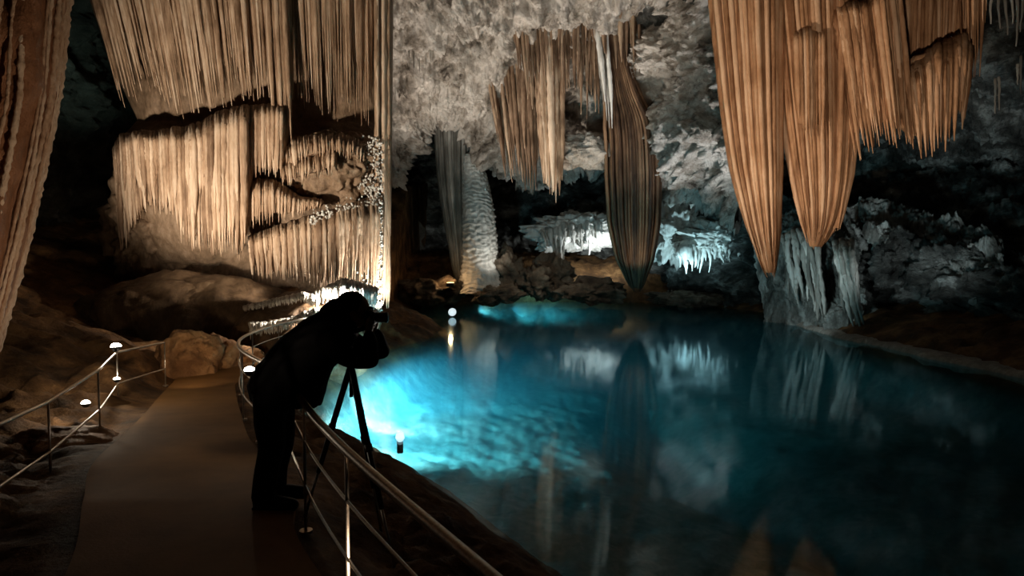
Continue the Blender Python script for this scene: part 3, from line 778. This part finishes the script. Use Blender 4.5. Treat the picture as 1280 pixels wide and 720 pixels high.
# far shore boulders
bl = [(632, 338, 36.5, .75, .9, 'lumpy boulder right of the ringed stalagmite', 'white'), (672, 352, 36.0, .8, .6, 'brown boulder in the middle of the far shore', 'brown'), (690, 345, 37.5, .9, .8, 'grey hump behind the brown far shore boulder', 'grey'),
      (540, 364, 35.5, 1.2, .5, 'low dark boulder at the mouth of the recess on the far shore', 'brown'), (740, 362, 36.0, 1.3, .45, 'long low boulder under the lit grotto', 'brown'), (858, 372, 35.5, 1.5, .3, 'flat slab at the waterline right of the central stalactite', 'grey'),
      (620, 366, 35.0, 1.0, .35, 'flat stone at the waterline below the ringed stalagmite', 'brown')]
for i, (x, y, d, rx, rz, lab, m) in enumerate(bl):
    o = blob('boulder', P(x, y, d) + np.array([0, 0, -.1]), (rx * 1.15, .9 * rx, rz * 1.25), M['shorerock'], None, amp=.55, freq=1.0, seed=20 + i, sub=5, ridge=1.0); setp(o, lab, 'boulder')
# lit grotto fringe
gr = empty('grotto_flowstone', P(735, 345, 38), 'brightly lit pale flowstone around a dark grotto behind the central stalactite', 'rock formation')
blob('grotto_brow', P(722, 290, 39.6), (2.6, 1.2, 1.0), M['white'], gr, amp=.6, freq=1.1, seed=81, sub=6, ridge=1)
drape('grotto_fringe', [(676, 288, 39.2), (700, 280, 39.2), (735, 276, 39.0), (752, 280, 39.0)], [(680, 318, 38.2), (698, 332, 38.0), (728, 322, 37.9), (752, 334, 38.0)], 26, .15, M['white'], gr, ts=.5, jit=.2, short=.5, segs=18, thick=.6, seed=61, taper=.3, fold=.5, rough=.35, wob=.1)
drape('grotto_fringe', [(690, 296, 39.2), (704, 288, 39.2)], [(694, 346, 38.2), (706, 352, 38.0)], 6, .14, M['grey'], gr, ts=.4, jit=.15, short=.4, segs=18, thick=.5, seed=62, taper=.4, rough=.3)
cy = empty('shore_flowstone', P(880, 350, 35), 'pale blue lit flowstone above the far shore right of the central stalactite', 'rock formation')
blob('shore_brow', P(842, 290, 35.8), (1.25, 1.0, 1.5), M['white'], cy, amp=.7, freq=1.0, seed=82, sub=6, ridge=1)
blob('shore_brow', P(898, 300, 34.8), (2.0, 1.0, .75), M['white'], cy, amp=.6, freq=1.1, seed=83, sub=6, ridge=1)
drape('shore_fringe', [(846, 306, 34.9), (865, 302, 34.7), (888, 304, 34.5)], [(848, 344, 34.3), (862, 356, 34.1), (886, 345, 34.1)], 12, .14, M['white'], cy, ts=.4, jit=.2, short=.5, segs=18, thick=.5, seed=65, taper=.3, fold=.5, rough=.35, wob=.1)
drape('shore_fringe', [(892, 306, 34.4), (915, 306, 34.2), (935, 302, 34.0)], [(893, 330, 34.0), (912, 336, 33.8), (934, 326, 33.6)], 12, .13, M['white'], cy, ts=.4, jit=.25, short=.5, segs=18, thick=.5, seed=69, taper=.3, fold=.5, rough=.35, wob=.1)
bt = patch('flowstone_buttress', [
    [(948, 262, 29), (985, 262, 28.5), (1030, 262, 27.5), (1075, 262, 27.0), (1110, 262, 27.5)],
    [(950, 290, 28), (985, 288, 26.6), (1030, 286, 25.8), (1072, 296, 25.8), (1112, 300, 27.5)],
    [(950, 330, 28), (972, 335, 27.0), (1012, 326, 25.6), (1060, 335, 25.0), (1105, 350, 27.5)],
    [(955, 372, 28), (980, 372, 27.2), (1010, 370, 25.2), (1070, 378, 24.3), (1104, 392, 26.5)],
    [(965, 400, 28), (992, 402, 26.4), (1022, 408, 24.8), (1074, 420, 23.2), (1106, 432, 24.5)],
    [(968, 430, 28), (998, 432, 25.4), (1030, 440, 23.8), (1076, 446, 22.4), (1110, 450, 22.8)]], 150, 150, M['wallpale'], .55, .6, lump=.06, seed=14, zs=.3, ridge=1.0, hf=.08)
drape('streaked_flutes', [(975, 296, 26.6), (1000, 286, 26.0), (1018, 292, 25.6)], [(992, 396, 26.2), (1012, 410, 25.0), (1030, 416, 24.4)], 16, .08, M['grey'], bt, ts=.3, fold=.6, jit=.12, short=.25, segs=30, thick=.3, seed=91, taper=.7, rough=.3, wob=.12, back=False)
drape('streaked_flutes', [(1040, 300, 25.4), (1062, 300, 25.2)], [(1062, 425, 23.3), (1094, 432, 22.4)], 13, .08, M['grey'], bt, ts=.3, fold=.6, jit=.12, short=.25, segs=30, thick=.3, seed=92, taper=.7, rough=.3, wob=.12, back=False)
setp(bt, 'grey draped flowstone buttress standing in the water behind the long draperies', 'rock formation')
ws = patch('wall_flowstone', [
    [(1072, 250, 27), (1130, 262, 26.5), (1190, 280, 24.5), (1250, 290, 22.5)],
    [(1080, 280, 25.6), (1135, 290, 24.6), (1195, 308, 22.8), (1256, 316, 21)],
    [(1092, 300, 25.4), (1150, 325, 23.8), (1205, 350, 21.8), (1258, 350, 20.6)],
    [(1100, 312, 26), (1160, 342, 24.4), (1222, 388, 21.6), (1262, 392, 20.8)],
    [(1102, 322, 27.5), (1165, 360, 26.5), (1225, 402, 24), (1266, 402, 23)]], 130, 90, M['wallpale'], .5, .6, lump=.05, seed=15, zs=.6, ridge=.8, hf=.08)
setp(ws, 'pale flowstone apron hanging down the right wall above the dark undercut', 'rock formation')

# boulders at the bend of the walkway
for i, (x, y, d, r3, lab) in enumerate([(238, 452, 13.2, (.55, .5, .55), 'large orange lit boulder at the far end of the walkway'), (268, 448, 13.8, (.42, .4, .42), 'smaller orange boulder right of the large one at the end of the walkway'),
                                         (80, 556, 7.6, (.55, .5, .18), 'flat lit rock beyond the left railing'), (300, 452, 14.6, (.5, .4, .3), 'low brown rock behind the bend of the railing')]):
    o = blob('boulder', P(x, y, d), r3, M['boulder'], None, amp=.14, freq=1.6, seed=40 + i, sub=5, ridge=.9); setp(o, lab, 'boulder')


# ------------------------------------------------------------------ railings
def railtube(name, pts, r, parent, mat=None, n=60):
    mb = MB(); C = catmull(np.array(pts), np.linspace(0, 1, n)) if len(pts) > 2 else np.array(pts)
    ref = (0, 0, 1); mb.tube(C, r, 12, ref=ref); return mb.build(name, mat or M['metal'], parent)


def gz(x, y, path=True): return float(pz(y)) - 0.03


def softline(B, n=140, w=9):
    cum = np.concatenate([[0], np.cumsum(np.linalg.norm(np.diff(B, axis=0), axis=1))]); t = np.linspace(0, cum[-1], n)
    C = np.stack([np.interp(t, cum, B[:, k]) for k in range(3)], -1)
    for _ in range(2):
        Q = np.vstack([2 * C[:1] - C[1:w + 1][::-1], C, 2 * C[-1:] - C[-w - 1:-1][::-1]])
        C = np.stack([np.convolve(Q[:, k], np.ones(2 * w + 1) / (2 * w + 1), 'valid') for k in range(3)], -1)
    return C


def railing(base, H, mids, label, rtop=.024, rmid=.0085, posts=None, curved=True):
    root = empty('railing', (base[0][0], base[0][1], base[0][2]), label, 'railing')
    B = np.array(base, float); dense = softline(B) if curved else np.array([B[0] + (B[-1] - B[0]) * t for t in np.linspace(0, 1, 80)])
    if not curved:
        tt = np.linspace(0, 1, 80); cum = np.concatenate([[0], np.cumsum(np.linalg.norm(np.diff(B, axis=0), axis=1))]); cum /= cum[-1]
        dense = np.stack([np.interp(tt, cum, B[:, k]) for k in range(3)], -1)
    mb = MB(); mb.tube(dense + [0, 0, H], rtop, 12, ref=(0, 0, 1)); mb.build('handrail', M['metal'], root)
    for m in mids:
        mb = MB(); mb.tube(dense + [0, 0, m], rmid, 8, ref=(0, 0, 1)); mb.build('mid_rail', M['metal'], root)
    for k in (posts if posts is not None else range(len(B))):
        b = dense[np.argmin(np.linalg.norm(dense - B[k], axis=1))]; mb = MB(); mb.tube([b + [0, 0, -.12], b + [0, 0, H]], .0105, 10, ref=(1, 0, 0))
        p = mb.build('post', M['metal'], root)
        mb = MB(); mb.tube([b + [0, 0, -.01], b + [0, 0, .012]], .045, 14, ref=(1, 0, 0)); mb.build('base_plate', M['metal'], p, smooth=False)
    return root


rb = [(0.73, 0.7), (-.10, 2.12), (-.85, 3.40), (-1.46, 4.45), (-1.62, 5.15), (-2.02, 6.1), (-2.72, 7.2), (-3.42, 8.5), (-4.3, 10.6), (-4.75, 12.2), (-4.85, 13.8), (-4.5, 15.4)]
railing([(x, y, gz(x, y)) for x, y in rb], .88, (.62, .32), 'long steel handrail between walkway and lake, curving away behind the photographer', posts=[0, 2, 3, 5, 6, 7, 8, 9, 10, 11])
lp = [(-3.2, 3.2, -.08), (P(52, 560, 6.1)[0], 6.1, -.27), (P(119, 500, 7.7)[0], 7.7, -.25), (P(143, 480, 9.9)[0], 9.9, -.37), (P(203, 470, 11.8)[0], 11.8, -.48)]
railing(lp, .76, (.30,), 'steel two bar railing along the left side of the walkway', rtop=.017, rmid=.012, curved=False, posts=[1, 2, 3, 4])


# ------------------------------------------------------------------ lamps
def lamp_light(name, loc, energy, col, size=0.05, kind='POINT', target=None, spot=60, blend=.6):
    l = bpy.data.lights.new(name, kind); l.energy = energy; l.color = col; l.shadow_soft_size = size
    o = bpy.data.objects.new(name, l); COL.objects.link(o); o.location = Vector([float(v) for v in loc])
    if kind == 'SPOT':
        l.spot_size = math.radians(spot); l.spot_blend = blend
        dv = Vector([float(v) for v in target]) - o.location; o.rotation_euler = dv.to_track_quat('-Z', 'Y').to_euler()
    return o


def rail_lamp(pos, r, label, glow, energy, group='small lamps on the left railing'):
    root = empty('rail_lamp', pos - np.array([0, 0, r]), label, 'lamp', group)
    mb = MB(); mb.tube([pos + [0, 0, -r * .9], pos + [0, 0, -r * .3], pos + [0, 0, 0]], [r * .5, r * .95, r], 14); mb.build('housing', M['housing'], root)
    mb = MB(); mb.tube([pos + [0, 0, 0.002], pos + [0, 0, r * .35], pos + [0, 0, r * .6]], [r * .95, r * .8, r * .4], 14); mb.build('bulb', glow, root)
    lamp_light('lamp_light', pos + np.array([0, 0, r * .6 + .06]), energy, (1, .86, .66), .03)


WARM = (1.0, .80, .58); ORG = (1.0, .70, .42); COOL = (.62, .88, 1.0); NEUT = (1.0, .93, .82)
rail_lamp(P(145, 433, 9.85), .075, 'brightest lamp, on top of the left railing where it bends', M['lampglow'], 24)
rail_lamp(P(146, 474, 9.8), .05, 'small lamp on the lower bar of the left railing under the brightest lamp', M['lampdim'], 8)
rail_lamp(P(107, 504, 8.3), .055, 'small lamp standing behind the middle post of the left railing', M['lampdim'], 16)
rail_lamp(P(312, 463, 6.9), .06, 'lamp on the lake side railing just left of the photographer', M['lampglow'], 5, group=None)
for o in list(COL.objects):
    if o.name.startswith('rail_lamp') and 'group' in o and 'lake side' in o['label']: del o['group']

# marker lamp on the far shore and the two by the water
mk = empty('shore_lamp', P(563, 402, 30), 'small white lamp post in the water near the far left shore', 'lamp')
base = P(562, 402, 30)
mb = MB(); mb.tube([base + [0, 0, -.5], base + [0, 0, .42]], .035, 8); mb.build('pole', M['housing'], mk)
mb = MB(); c = base + np.array([.12, 0, .42]); mb.tube([c + [0, -.06, 0], c + [0, .06, 0]], .17, 16, ref=(1, 0, 0)); mb.build('lamp_head', emit('shore_lamp_glow', (.8, .95, 1), .9), mk)
ml = empty('pool_lamp', P(500, 547, 10.5), 'small round white lamp in the shallow water right of the tripod', 'lamp')
c = G(500, 546, WATER + .02); mb = MB(); mb.tube([c + [0, 0, -.08], c + [0, 0, -.02], c + [0, 0, .05], c + [0, 0, .08]], [.03, .07, .06, .02], 14); mb.build('lamp_globe', emit('pool_lamp_glow', (.7, .95, 1), 1.2), ml)
mb = MB(); mb.tube([c + [0, 0, -.25], c + [0, 0, -.07]], [.05, .05], 12); mb.build('lamp_base', M['housing'], ml)
wl = empty('flood_lamp', P(563, 357, 35), 'warm flood lamp lighting rocks at the mouth of the dark recess', 'lamp')
c = P(563, 356, 34.6); mb = MB(); mb.box(c, (.2, .1, .1)); mb.build('housing', M['housing'], wl, False)
mb = MB(); mb.box(c + np.array([0, 0, .11]), (.17, .08, .01)); mb.build('lens', emit('flood_warm', (1, .6, .25), 5), wl, False)
lamp_light('flood_light', c + np.array([0, 0, .4]), 45, (1, .62, .3), .1)

# floodlights of the cave, plus fills added to lift dark spots
WHT = (1.0, .85, .68)
lamp_light('column_flood', (-8.6, 10.4, 1.0), 4400, WHT, .15, 'SPOT', P(320, 140, 18.5), 66, .7)
lamp_light('column_flood', P(432, 372, 16.2), 300, NEUT, .08, 'SPOT', P(440, 330, 17.5), 150, .3)
lamp_light('column_flood', P(492, 388, 17.4), 500, NEUT, .1, 'SPOT', P(470, 250, 18.5), 130, .3)
lamp_light('drapery_flood', (1.3, 2.6, .2), 1700, (1.0, .80, .60), .12, 'SPOT', P(1075, 20, 13.5), 44, .7)
lamp_light('drapery_flood', (-1.6, 8.4, -.55), 2300, (1.0, .80, .60), .12, 'SPOT', P(1040, 60, 13.5), 52, .8)
lamp_light('near_flood', (-0.6, 3.2, .1), 190, (1, .76, .54), .1, 'SPOT', P(20, 120, 4.8), 60, .8)
lamp_light('vault_flood', P(525, 330, 27.5), 4800, (1, .90, .80), .2, 'SPOT', P(600, 30, 30), 100, .9)
lamp_light('vault_flood', P(700, 345, 24), 1500, (1, .90, .80), .2, 'SPOT', P(640, 10, 28), 90, .9)
lamp_light('vault_flood', P(720, 352, 27), 1100, (1, .84, .68), .2, 'SPOT', P(715, 120, 30), 60, .8)
lamp_light('vault_flood', P(870, 345, 26), 1700, (.95, .96, 1), .3, 'SPOT', P(850, 90, 28), 80, .9)
lamp_light('terrace_flood', P(436, 360, 15.9), 900, (1, .86, .7), .06, 'SPOT', P(345, 405, 15.8), 90, .6)
lamp_light('far_shore_fill', P(700, 300, 31), 260, (1, .92, .8), .3, 'SPOT', P(680, 350, 37), 100, .9)  # added fill that brightens the far shore boulders, no lamp stands here
lamp_light('grotto_flood', P(757, 330, 37.0), 650, (.86, .96, 1), .15, 'SPOT', P(748, 290, 40), 150, .6)
lamp_light('shore_flood', P(862, 362, 32.6), 700, (.50, .86, 1), .2, 'SPOT', P(858, 280, 35), 110, .8)
lamp_light('wall_flood', P(1150, 425, 17.5), 1500, (.76, .93, 1), .3, 'SPOT', P(1130, 200, 25), 62, .9)
lamp_light('wall_flood', P(960, 385, 22.0), 320, (.70, .93, 1), .2, 'SPOT', P(1000, 310, 28), 110, .9)
lamp_light('stalagmite_flood', P(632, 352, 33.8), 260, (1, .97, .9), .15, 'SPOT', P(602, 280, 36.5), 70, .8)
lamp_light('hand_fill', P(600, 470, 7.4), 40, (1, .86, .76), .04, 'SPOT', P(456, 410, 4.95), 7, .5)  # extra narrow spot put in to brighten the hands, not a shore lamp
lamp_light('boulder_flood', (-4.9, 10.6, .1), 80, (1, .72, .42), .05, 'SPOT', P(238, 440, 13.2), 70, .8)
lamp_light('left_flood', P(118, 230, 22), 500, (.5, .85, .8), .3, 'SPOT', P(108, 70, 27), 50, .9)
# underwater
for px, py, dz, e, tx, ty in [(400, 484, .50, 1900, 600, 490), (425, 500, .55, 1300, 620, 560), (462, 474, .6, 1300, 660, 470)]:
    lamp_light('underwater_lamp', G(px, py, WATER) + np.array([0, 0, -dz]), e, (.66, .95, 1), .12, 'SPOT', G(tx, ty, WATER - 3.0), 130, .8)
for px, e in [(598, 650), (640, 500), (675, 250)]:
    lamp_light('underwater_lamp', G(px, 380.5, WATER) + np.array([0, 0, -.22]), e, (.25, .8, 1), .12, 'SPOT', G(px + 90, 380.5, WATER - .4), 80, .8)
lamp_light('underwater_lamp', G(470, 462, WATER) + np.array([0, 0, -.55]), 2300, (.16, .72, 1), .3, 'SPOT', G(700, 440, WATER - 1.0), 75, .9)
lamp_light('underwater_lamp', G(440, 500, WATER) + np.array([0, 0, -.55]), 1700, (.18, .80, 1), .3, 'SPOT', G(720, 520, WATER - 1.5), 75, .9)
lamp_light('stalactite_fill', P(798, 376, 28.4), 220, (1, .8, .6), .15, 'SPOT', P(793, 230, 30.6), 60, .9)  # invented uplight that lifts the dark lower end of the stalactite


# ------------------------------------------------------------------ photographer
PX, PY_, PZ = -1.74, 4.95, 0.0


def W3(x, y, z): return np.array([PX + x, PY_ + y, PZ + z])


def limb(mb, pts, rad, sides=14, n=18, squash=None):
    C = catmull(np.array([W3(*p) for p in pts]), np.linspace(0, 1, n)); R = np.interp(np.linspace(0, 1, n), np.linspace(0, 1, len(rad)), rad)
    # rounded ends
    T0 = C[0] - C[1]; T0 /= np.linalg.norm(T0); T1 = C[-1] - C[-2]; T1 /= np.linalg.norm(T1)
    C = np.vstack([C[0] + T0 * R[0] * .9, C[0] + T0 * R[0] * .6, C, C[-1] + T1 * R[-1] * .6, C[-1] + T1 * R[-1] * .9])
    R = np.concatenate([[R[0] * .4, R[0] * .8], R, [R[-1] * .8, R[-1] * .4]])
    mb.tube(C, R, sides, ref=(.13, .99, .05), squash=squash)


def remesh(o, vox, smooth=4):
    m = o.modifiers.new('r', 'REMESH'); m.mode = 'VOXEL'; m.voxel_size = vox; m.use_smooth_shade = True
    s = o.modifiers.new('s', 'SMOOTH'); s.factor = .5; s.iterations = smooth
    return o


def ell(mb, c, r, n=12, rot=None):
    th = np.linspace(0, math.pi, n); ph = np.linspace(0, 2 * math.pi, n * 2, endpoint=False)
    V = np.stack([np.sin(th)[:, None] * np.cos(ph), np.sin(th)[:, None] * np.sin(ph), np.cos(th)[:, None] + 0 * ph], -1) * np.array(r)
    if rot is not None: V = V @ np.array(rot).T
    mb.grid(V + W3(*c), closed_u=True)


def hand(mb, wrist, palm, side, curl):
    """palm from wrist to knuckles, four unequal bent fingers and a thumb from the palm's side"""
    w_, p_ = np.array(wrist, float), np.array(palm, float); f = p_ - w_; f /= np.linalg.norm(f)
    s = np.array([0, side, 0.0]); s -= f * (s @ f); s /= np.linalg.norm(s); up = np.cross(f, s); c = np.array(curl, float)
    limb(mb, [w_, w_ + f * .045, w_ + f * .085], [.024, .033, .03], n=8)
    for k, L in enumerate([.068, .077, .072, .056]):
        a = w_ + f * .085 + s * (k - 1.5) * .019
        limb(mb, [a - f * .02, a + f * L * .35 + c * .008, a + f * L * .62 + c * .03, a + f * L * .62 + c * .055], [.0105, .0098, .009, .0075], n=9, sides=8)
    a = w_ + f * .035 - s * .028
    limb(mb, [a, a - s * .022 + f * .025 + c * .006, a - s * .022 + f * .055 + c * .02], [.013, .0115, .009], n=7, sides=8)


rotH = Matrix.Rotation(math.radians(22), 3, 'Y')
Hc = np.array([.60, 0, 1.425])
mb = MB()
ell(mb, Hc + [0, 0, .015], (.098, .076, .108), 16, rotH)                       # skull
ell(mb, Hc + [.03, 0, -.055], (.066, .058, .07), 12, rotH)                     # jaw
ell(mb, Hc + [.098, 0, -.03], (.02, .014, .026), 8, rotH)                      # nose
ell(mb, Hc + [.082, 0, -.072], (.016, .026, .01), 8)                           # lips
for s in (-1, 1):
    ell(mb, Hc + [-.005, s * .076, -.012], (.022, .01, .032), 8)               # ear
    ell(mb, Hc + [.082, s * .03, .012], (.014, .02, .008), 8)                  # brow
limb(mb, [(.46, 0, 1.27), (.52, 0, 1.33), (.565, 0, 1.39)], [.065, .055, .055])
limb(mb, [(.0, 0, .84), (.14, 0, .98), (.30, 0, 1.13), (.42, 0, 1.25)], [.13, .12, .14, .12])
for s in (-1, 1):
    limb(mb, [(0, s * .09, .82), (.03, s * .1, .46), (-.05, s * .11, .1)], [.085, .058, .04])
    limb(mb, [(-.06, s * .11, .06), (.06, s * .12, .045), (.15, s * .125, .035)], [.036, .034, .025])
    limb(mb, [(.44, s * .1, 1.27), (.46, s * .19, 1.22), (.62, s * .22, 1.10), (.735, s * .2, 1.10)], [.05, .052, .042, .038])
    limb(mb, [(.735, s * .2, 1.10), (.725, s * .13, 1.20), (.71, s * .085, 1.275)], [.038, .034, .026])
hand(mb, (.712, -.09, 1.27), (.715, -.055, 1.36), -1, (.15, .85, .1))
hand(mb, (.712, .09, 1.27), (.735, .05, 1.36), 1, (.4, -.8, .1))
person = mb.build('person', M['skin'])
setp(person, 'person in dark coat and trousers bending over a camera on a tripod at the railing', 'person')
remesh(person, .007, 3)
bpy.context.view_layer.update()


def ring(back, front, hw, n=40, y0=0.0, p=.8):
    b = np.array(back); f = np.array(front); c = (b + f) / 2; h = (f - b) / 2
    th = np.linspace(0, 2 * math.pi, n, endpoint=False)
    cs = np.sign(np.cos(th)) * abs(np.cos(th)) ** p; sn = np.sign(np.sin(th)) * abs(np.sin(th)) ** p
    return np.array([W3(c[0] + h[0] * a, y0 + hw * s, c[1] + h[1] * a) for a, s in zip(cs, sn)])


mb = MB()
rg_ = [ring((-.145, .80), (.33, .725), .20), ring((-.15, .86), (.355, .765), .205), ring((-.13, .97), (.375, .86), .2), ring((-.06, 1.09), (.42, .98), .205), ring((.04, 1.2), (.48, 1.06), .215), ring((.17, 1.32), (.53, 1.11), .235),
       ring((.30, 1.40), (.58, 1.16), .235), ring((.40, 1.44), (.60, 1.22), .19), ring((.46, 1.45), (.62, 1.30), .10), ring((.49, 1.44), (.61, 1.34), .075)]
Vv = np.array(rg_); Vv = catmull(Vv, np.linspace(0, 1, 40))
for i in range(40):                                                           # folds of cloth
    for j in range(40):
        Vv[i, j] += .010 * np.array([noise.noise(Vector((i * .3, j * .6, 0))), noise.noise(Vector((i * .3, j * .6, 9))), noise.noise(Vector((i * .35, j * .5, 4)))]) * 1.5
Vv = np.concatenate([Vv[:1].mean(axis=1, keepdims=True) + [0, 0, .05] + 0 * Vv[:1], Vv, Vv[-1:].mean(axis=1, keepdims=True) + 0 * Vv[:1]])
mb.grid(Vv, closed_u=True)
for s in (-1, 1):
    limb(mb, [(.42, s * .12, 1.30), (.46, s * .2, 1.23), (.60, s * .235, 1.12), (.745, s * .21, 1.10)], [.085, .085, .072, .066])
    limb(mb, [(.745, s * .21, 1.10), (.735, s * .14, 1.19), (.72, s * .105, 1.245)], [.066, .056, .046])
remesh(mb.build('coat', M['black_cloth'], person), .009, 3)
mb = MB()
limb(mb, [(-.03, 0, .86), (.02, 0, .78)], [.165, .15])
for s in (-1, 1):
    limb(mb, [(0, s * .085, .82), (.0, s * .095, .62), (.01, s * .105, .45), (-.035, s * .11, .24), (-.05, s * .115, .085)], [.125, .115, .095, .085, .088])
remesh(mb.build('trousers', M['trouser'], person), .009, 3)
for s in (-1, 1):
    mb = MB()
    limb(mb, [(-.055, s * .115, .14), (-.055, s * .115, .07)], [.058, .06]); limb(mb, [(-.085, s * .115, .045), (.04, s * .12, .05), (.165, s * .13, .038)], [.048, .05, .042], squash=1.0)
    mb.box(W3(.035, s * .122, .012), (.155, .048, .014))
    remesh(mb.build('boot', M['boot'], person), .007, 3)
mb = MB()
R = random.Random(2)
ell(mb, Hc + [-.022, 0, .035], (.102, .09, .108), 16, rotH); ell(mb, Hc + [-.055, 0, -.02], (.07, .082, .085), 12, rotH)
for k in range(90):                                                           # locks
    th = R.uniform(0, 2 * math.pi); u = R.uniform(-.1, 1)
    dirv = np.array([math.cos(th) * math.sqrt(1 - u * u) * .9 - .25, math.sin(th) * math.sqrt(1 - u * u), u])
    if dirv[0] > .55 and u < .5: continue
    a = Hc + [-.02, 0, .03] + dirv * np.array([.095, .082, .1]); b = a + np.array([-.02, dirv[1] * .01, -.028])
    limb(mb, [a, (a + b) / 2 + dirv * .006, b], [.013, .012, .005], n=5, sides=6)
remesh(mb.build('hair', M['hair'], person), .007, 1)
mb = MB()
limb(mb, [(.40, .0, 1.40), (.46, 0, 1.43), (.50, 0, 1.44)], [.07, .085, .08]); remesh(mb.build('hood', M['black_cloth'], person), .009, 3)

# ------------------------------------------------------------------ tripod and camera
TX, TY, TZ = .575, -.05, 1.05          # spider centre, relative to the person
tb = W3(TX, TY, 0)
tri = empty('tripod', (tb[0], tb[1], -.35), 'black tripod standing outside the handrail under the camera', 'tripod')
top_ = W3(TX, TY, TZ)


def gh(x, y): return float(ground_h(np.array([[x]]), np.array([[y]]))[0][0, 0])


mb = MB(); mb.tube([top_ + [0, 0, -.03], top_ + [0, 0, .0], top_ + [0, 0, .035]], [.035, .045, .035], 16); mb.build('spider', M['black_plastic'], tri)
mb = MB(); mb.tube([top_ + [0, 0, -.25], top_ + [0, 0, .13]], .014, 12); mb.build('centre_column', M['carbon'], tri)
hd = top_ + np.array([0, 0, .13])
mb = MB(); mb.tube([hd, hd + [0, 0, .02], hd + [0, 0, .045], hd + [0, 0, .07], hd + [0.01, 0, .1]], [.022, .03, .03, .024, .018], 14); bh = mb.build('ball_head', M['black_plastic'], tri)
mb = MB(); mb.tube([hd + [0, -.03, .04], hd + [0, -.06, .04]], [.010, .014], 10, ref=(1, 0, 0)); setp(mb.build('knob', M['metal'], bh), 'shiny metal knob')
feet = [np.array([*G(494, 715, -.33)]), np.array([top_[0] - .42, top_[1] - .02, 0]), np.array([top_[0] + .10, top_[1] + .50, 0])]
feet[1] = np.array([top_[0] - .34, top_[1] - .03, 0]); feet[2] = np.array([top_[0] + .12, top_[1] + .45, 0])
for k, f in enumerate(feet):
    f[2] = gh(f[0], f[1]) + 0.0
    a = top_ + np.array([0, 0, -.015]); v = (f - a); L_ = np.linalg.norm(v); v /= L_
    lg = MB(); lg.tube([a + v * .02, a + v * L_ * .42], [.023, .022], 12); leg = lg.build('leg', M['carbon'], tri)
    b1 = MB(); b1.tube([a + v * (L_ * .42 - .03), a + v * (L_ * .42 + .02)], [.028, .026], 12); b1.build('leg_lock', M['black_plastic'], leg)
    b2 = MB(); b2.tube([a + v * L_ * .42, a + v * L_ * .7], [.019, .019], 12); b2.build('middle_leg_section', M['carbon'], leg)
    b3 = MB(); b3.tube([a + v * (L_ * .7 - .02), a + v * (L_ * .7 + .015)], [.018, .017], 12); b3.build('leg_lock', M['black_plastic'], leg)
    b4 = MB(); b4.tube([a + v * L_ * .7, a + v * (L_ - .02)], [.0105, .0105], 12); setp(b4.build('lower_leg_section', M['metal'], leg), 'bare metal lower section')
    b5 = MB(); b5.tube([a + v * (L_ - .035), a + v * L_], [.014, .012], 10); b5.build('rubber_foot', M['black_plastic'], leg)
cc = W3(.715, -.0, 1.375)
camr = empty('camera_body', cc - np.array([0, 0, .05]), 'black photo camera mounted on the tripod at the face of the person', 'camera')
mb = MB(); mb.box(cc, (.036, .07, .048)); b = mb.build('body', M['black_plastic'], camr, False); bv = b.modifiers.new('b', 'BEVEL'); bv.width = .009; bv.segments = 3
mb = MB(); mb.tube([cc + [-.01, 0, .045], cc + [-.005, 0, .06], cc + [0, 0, .078]], [.034, .03, .018], 4, ref=(.7, .7, 0)); mb.build('viewfinder_hump', M['black_plastic'], camr, False)
mb = MB(); mb.tube([cc + [.03, 0, 0], cc + [.05, 0, 0], cc + [.055, 0, 0], cc + [.1, 0, 0], cc + [.102, 0, 0], cc + [.12, 0, 0]], [.034, .034, .037, .037, .04, .04], 24, ref=(0, 0, 1)); ln = mb.build('lens', M['black_plastic'], camr)
mb = MB(); mb.tube([cc + [.119, 0, 0], cc + [.123, 0, 0]], [.032, .03], 24, ref=(0, 0, 1)); mb.build('front_glass', plain('lens_glass', (.01, .012, .03), .05, 0, None), ln)
mb = MB(); mb.tube([cc + [0, -.045, .046], cc + [0, -.045, .062]], .014, 14); mb.build('dial', M['metal'], camr)
mb = MB(); mb.box(cc + [0, 0, -.056], (.028, .028, .008)); mb.tube([cc + [0, 0, -.06], hd + [0.01, 0, .09]], .018, 10, ref=(0, 1, 0)); mb.build('mounting_plate', M['black_plastic'], camr, False)
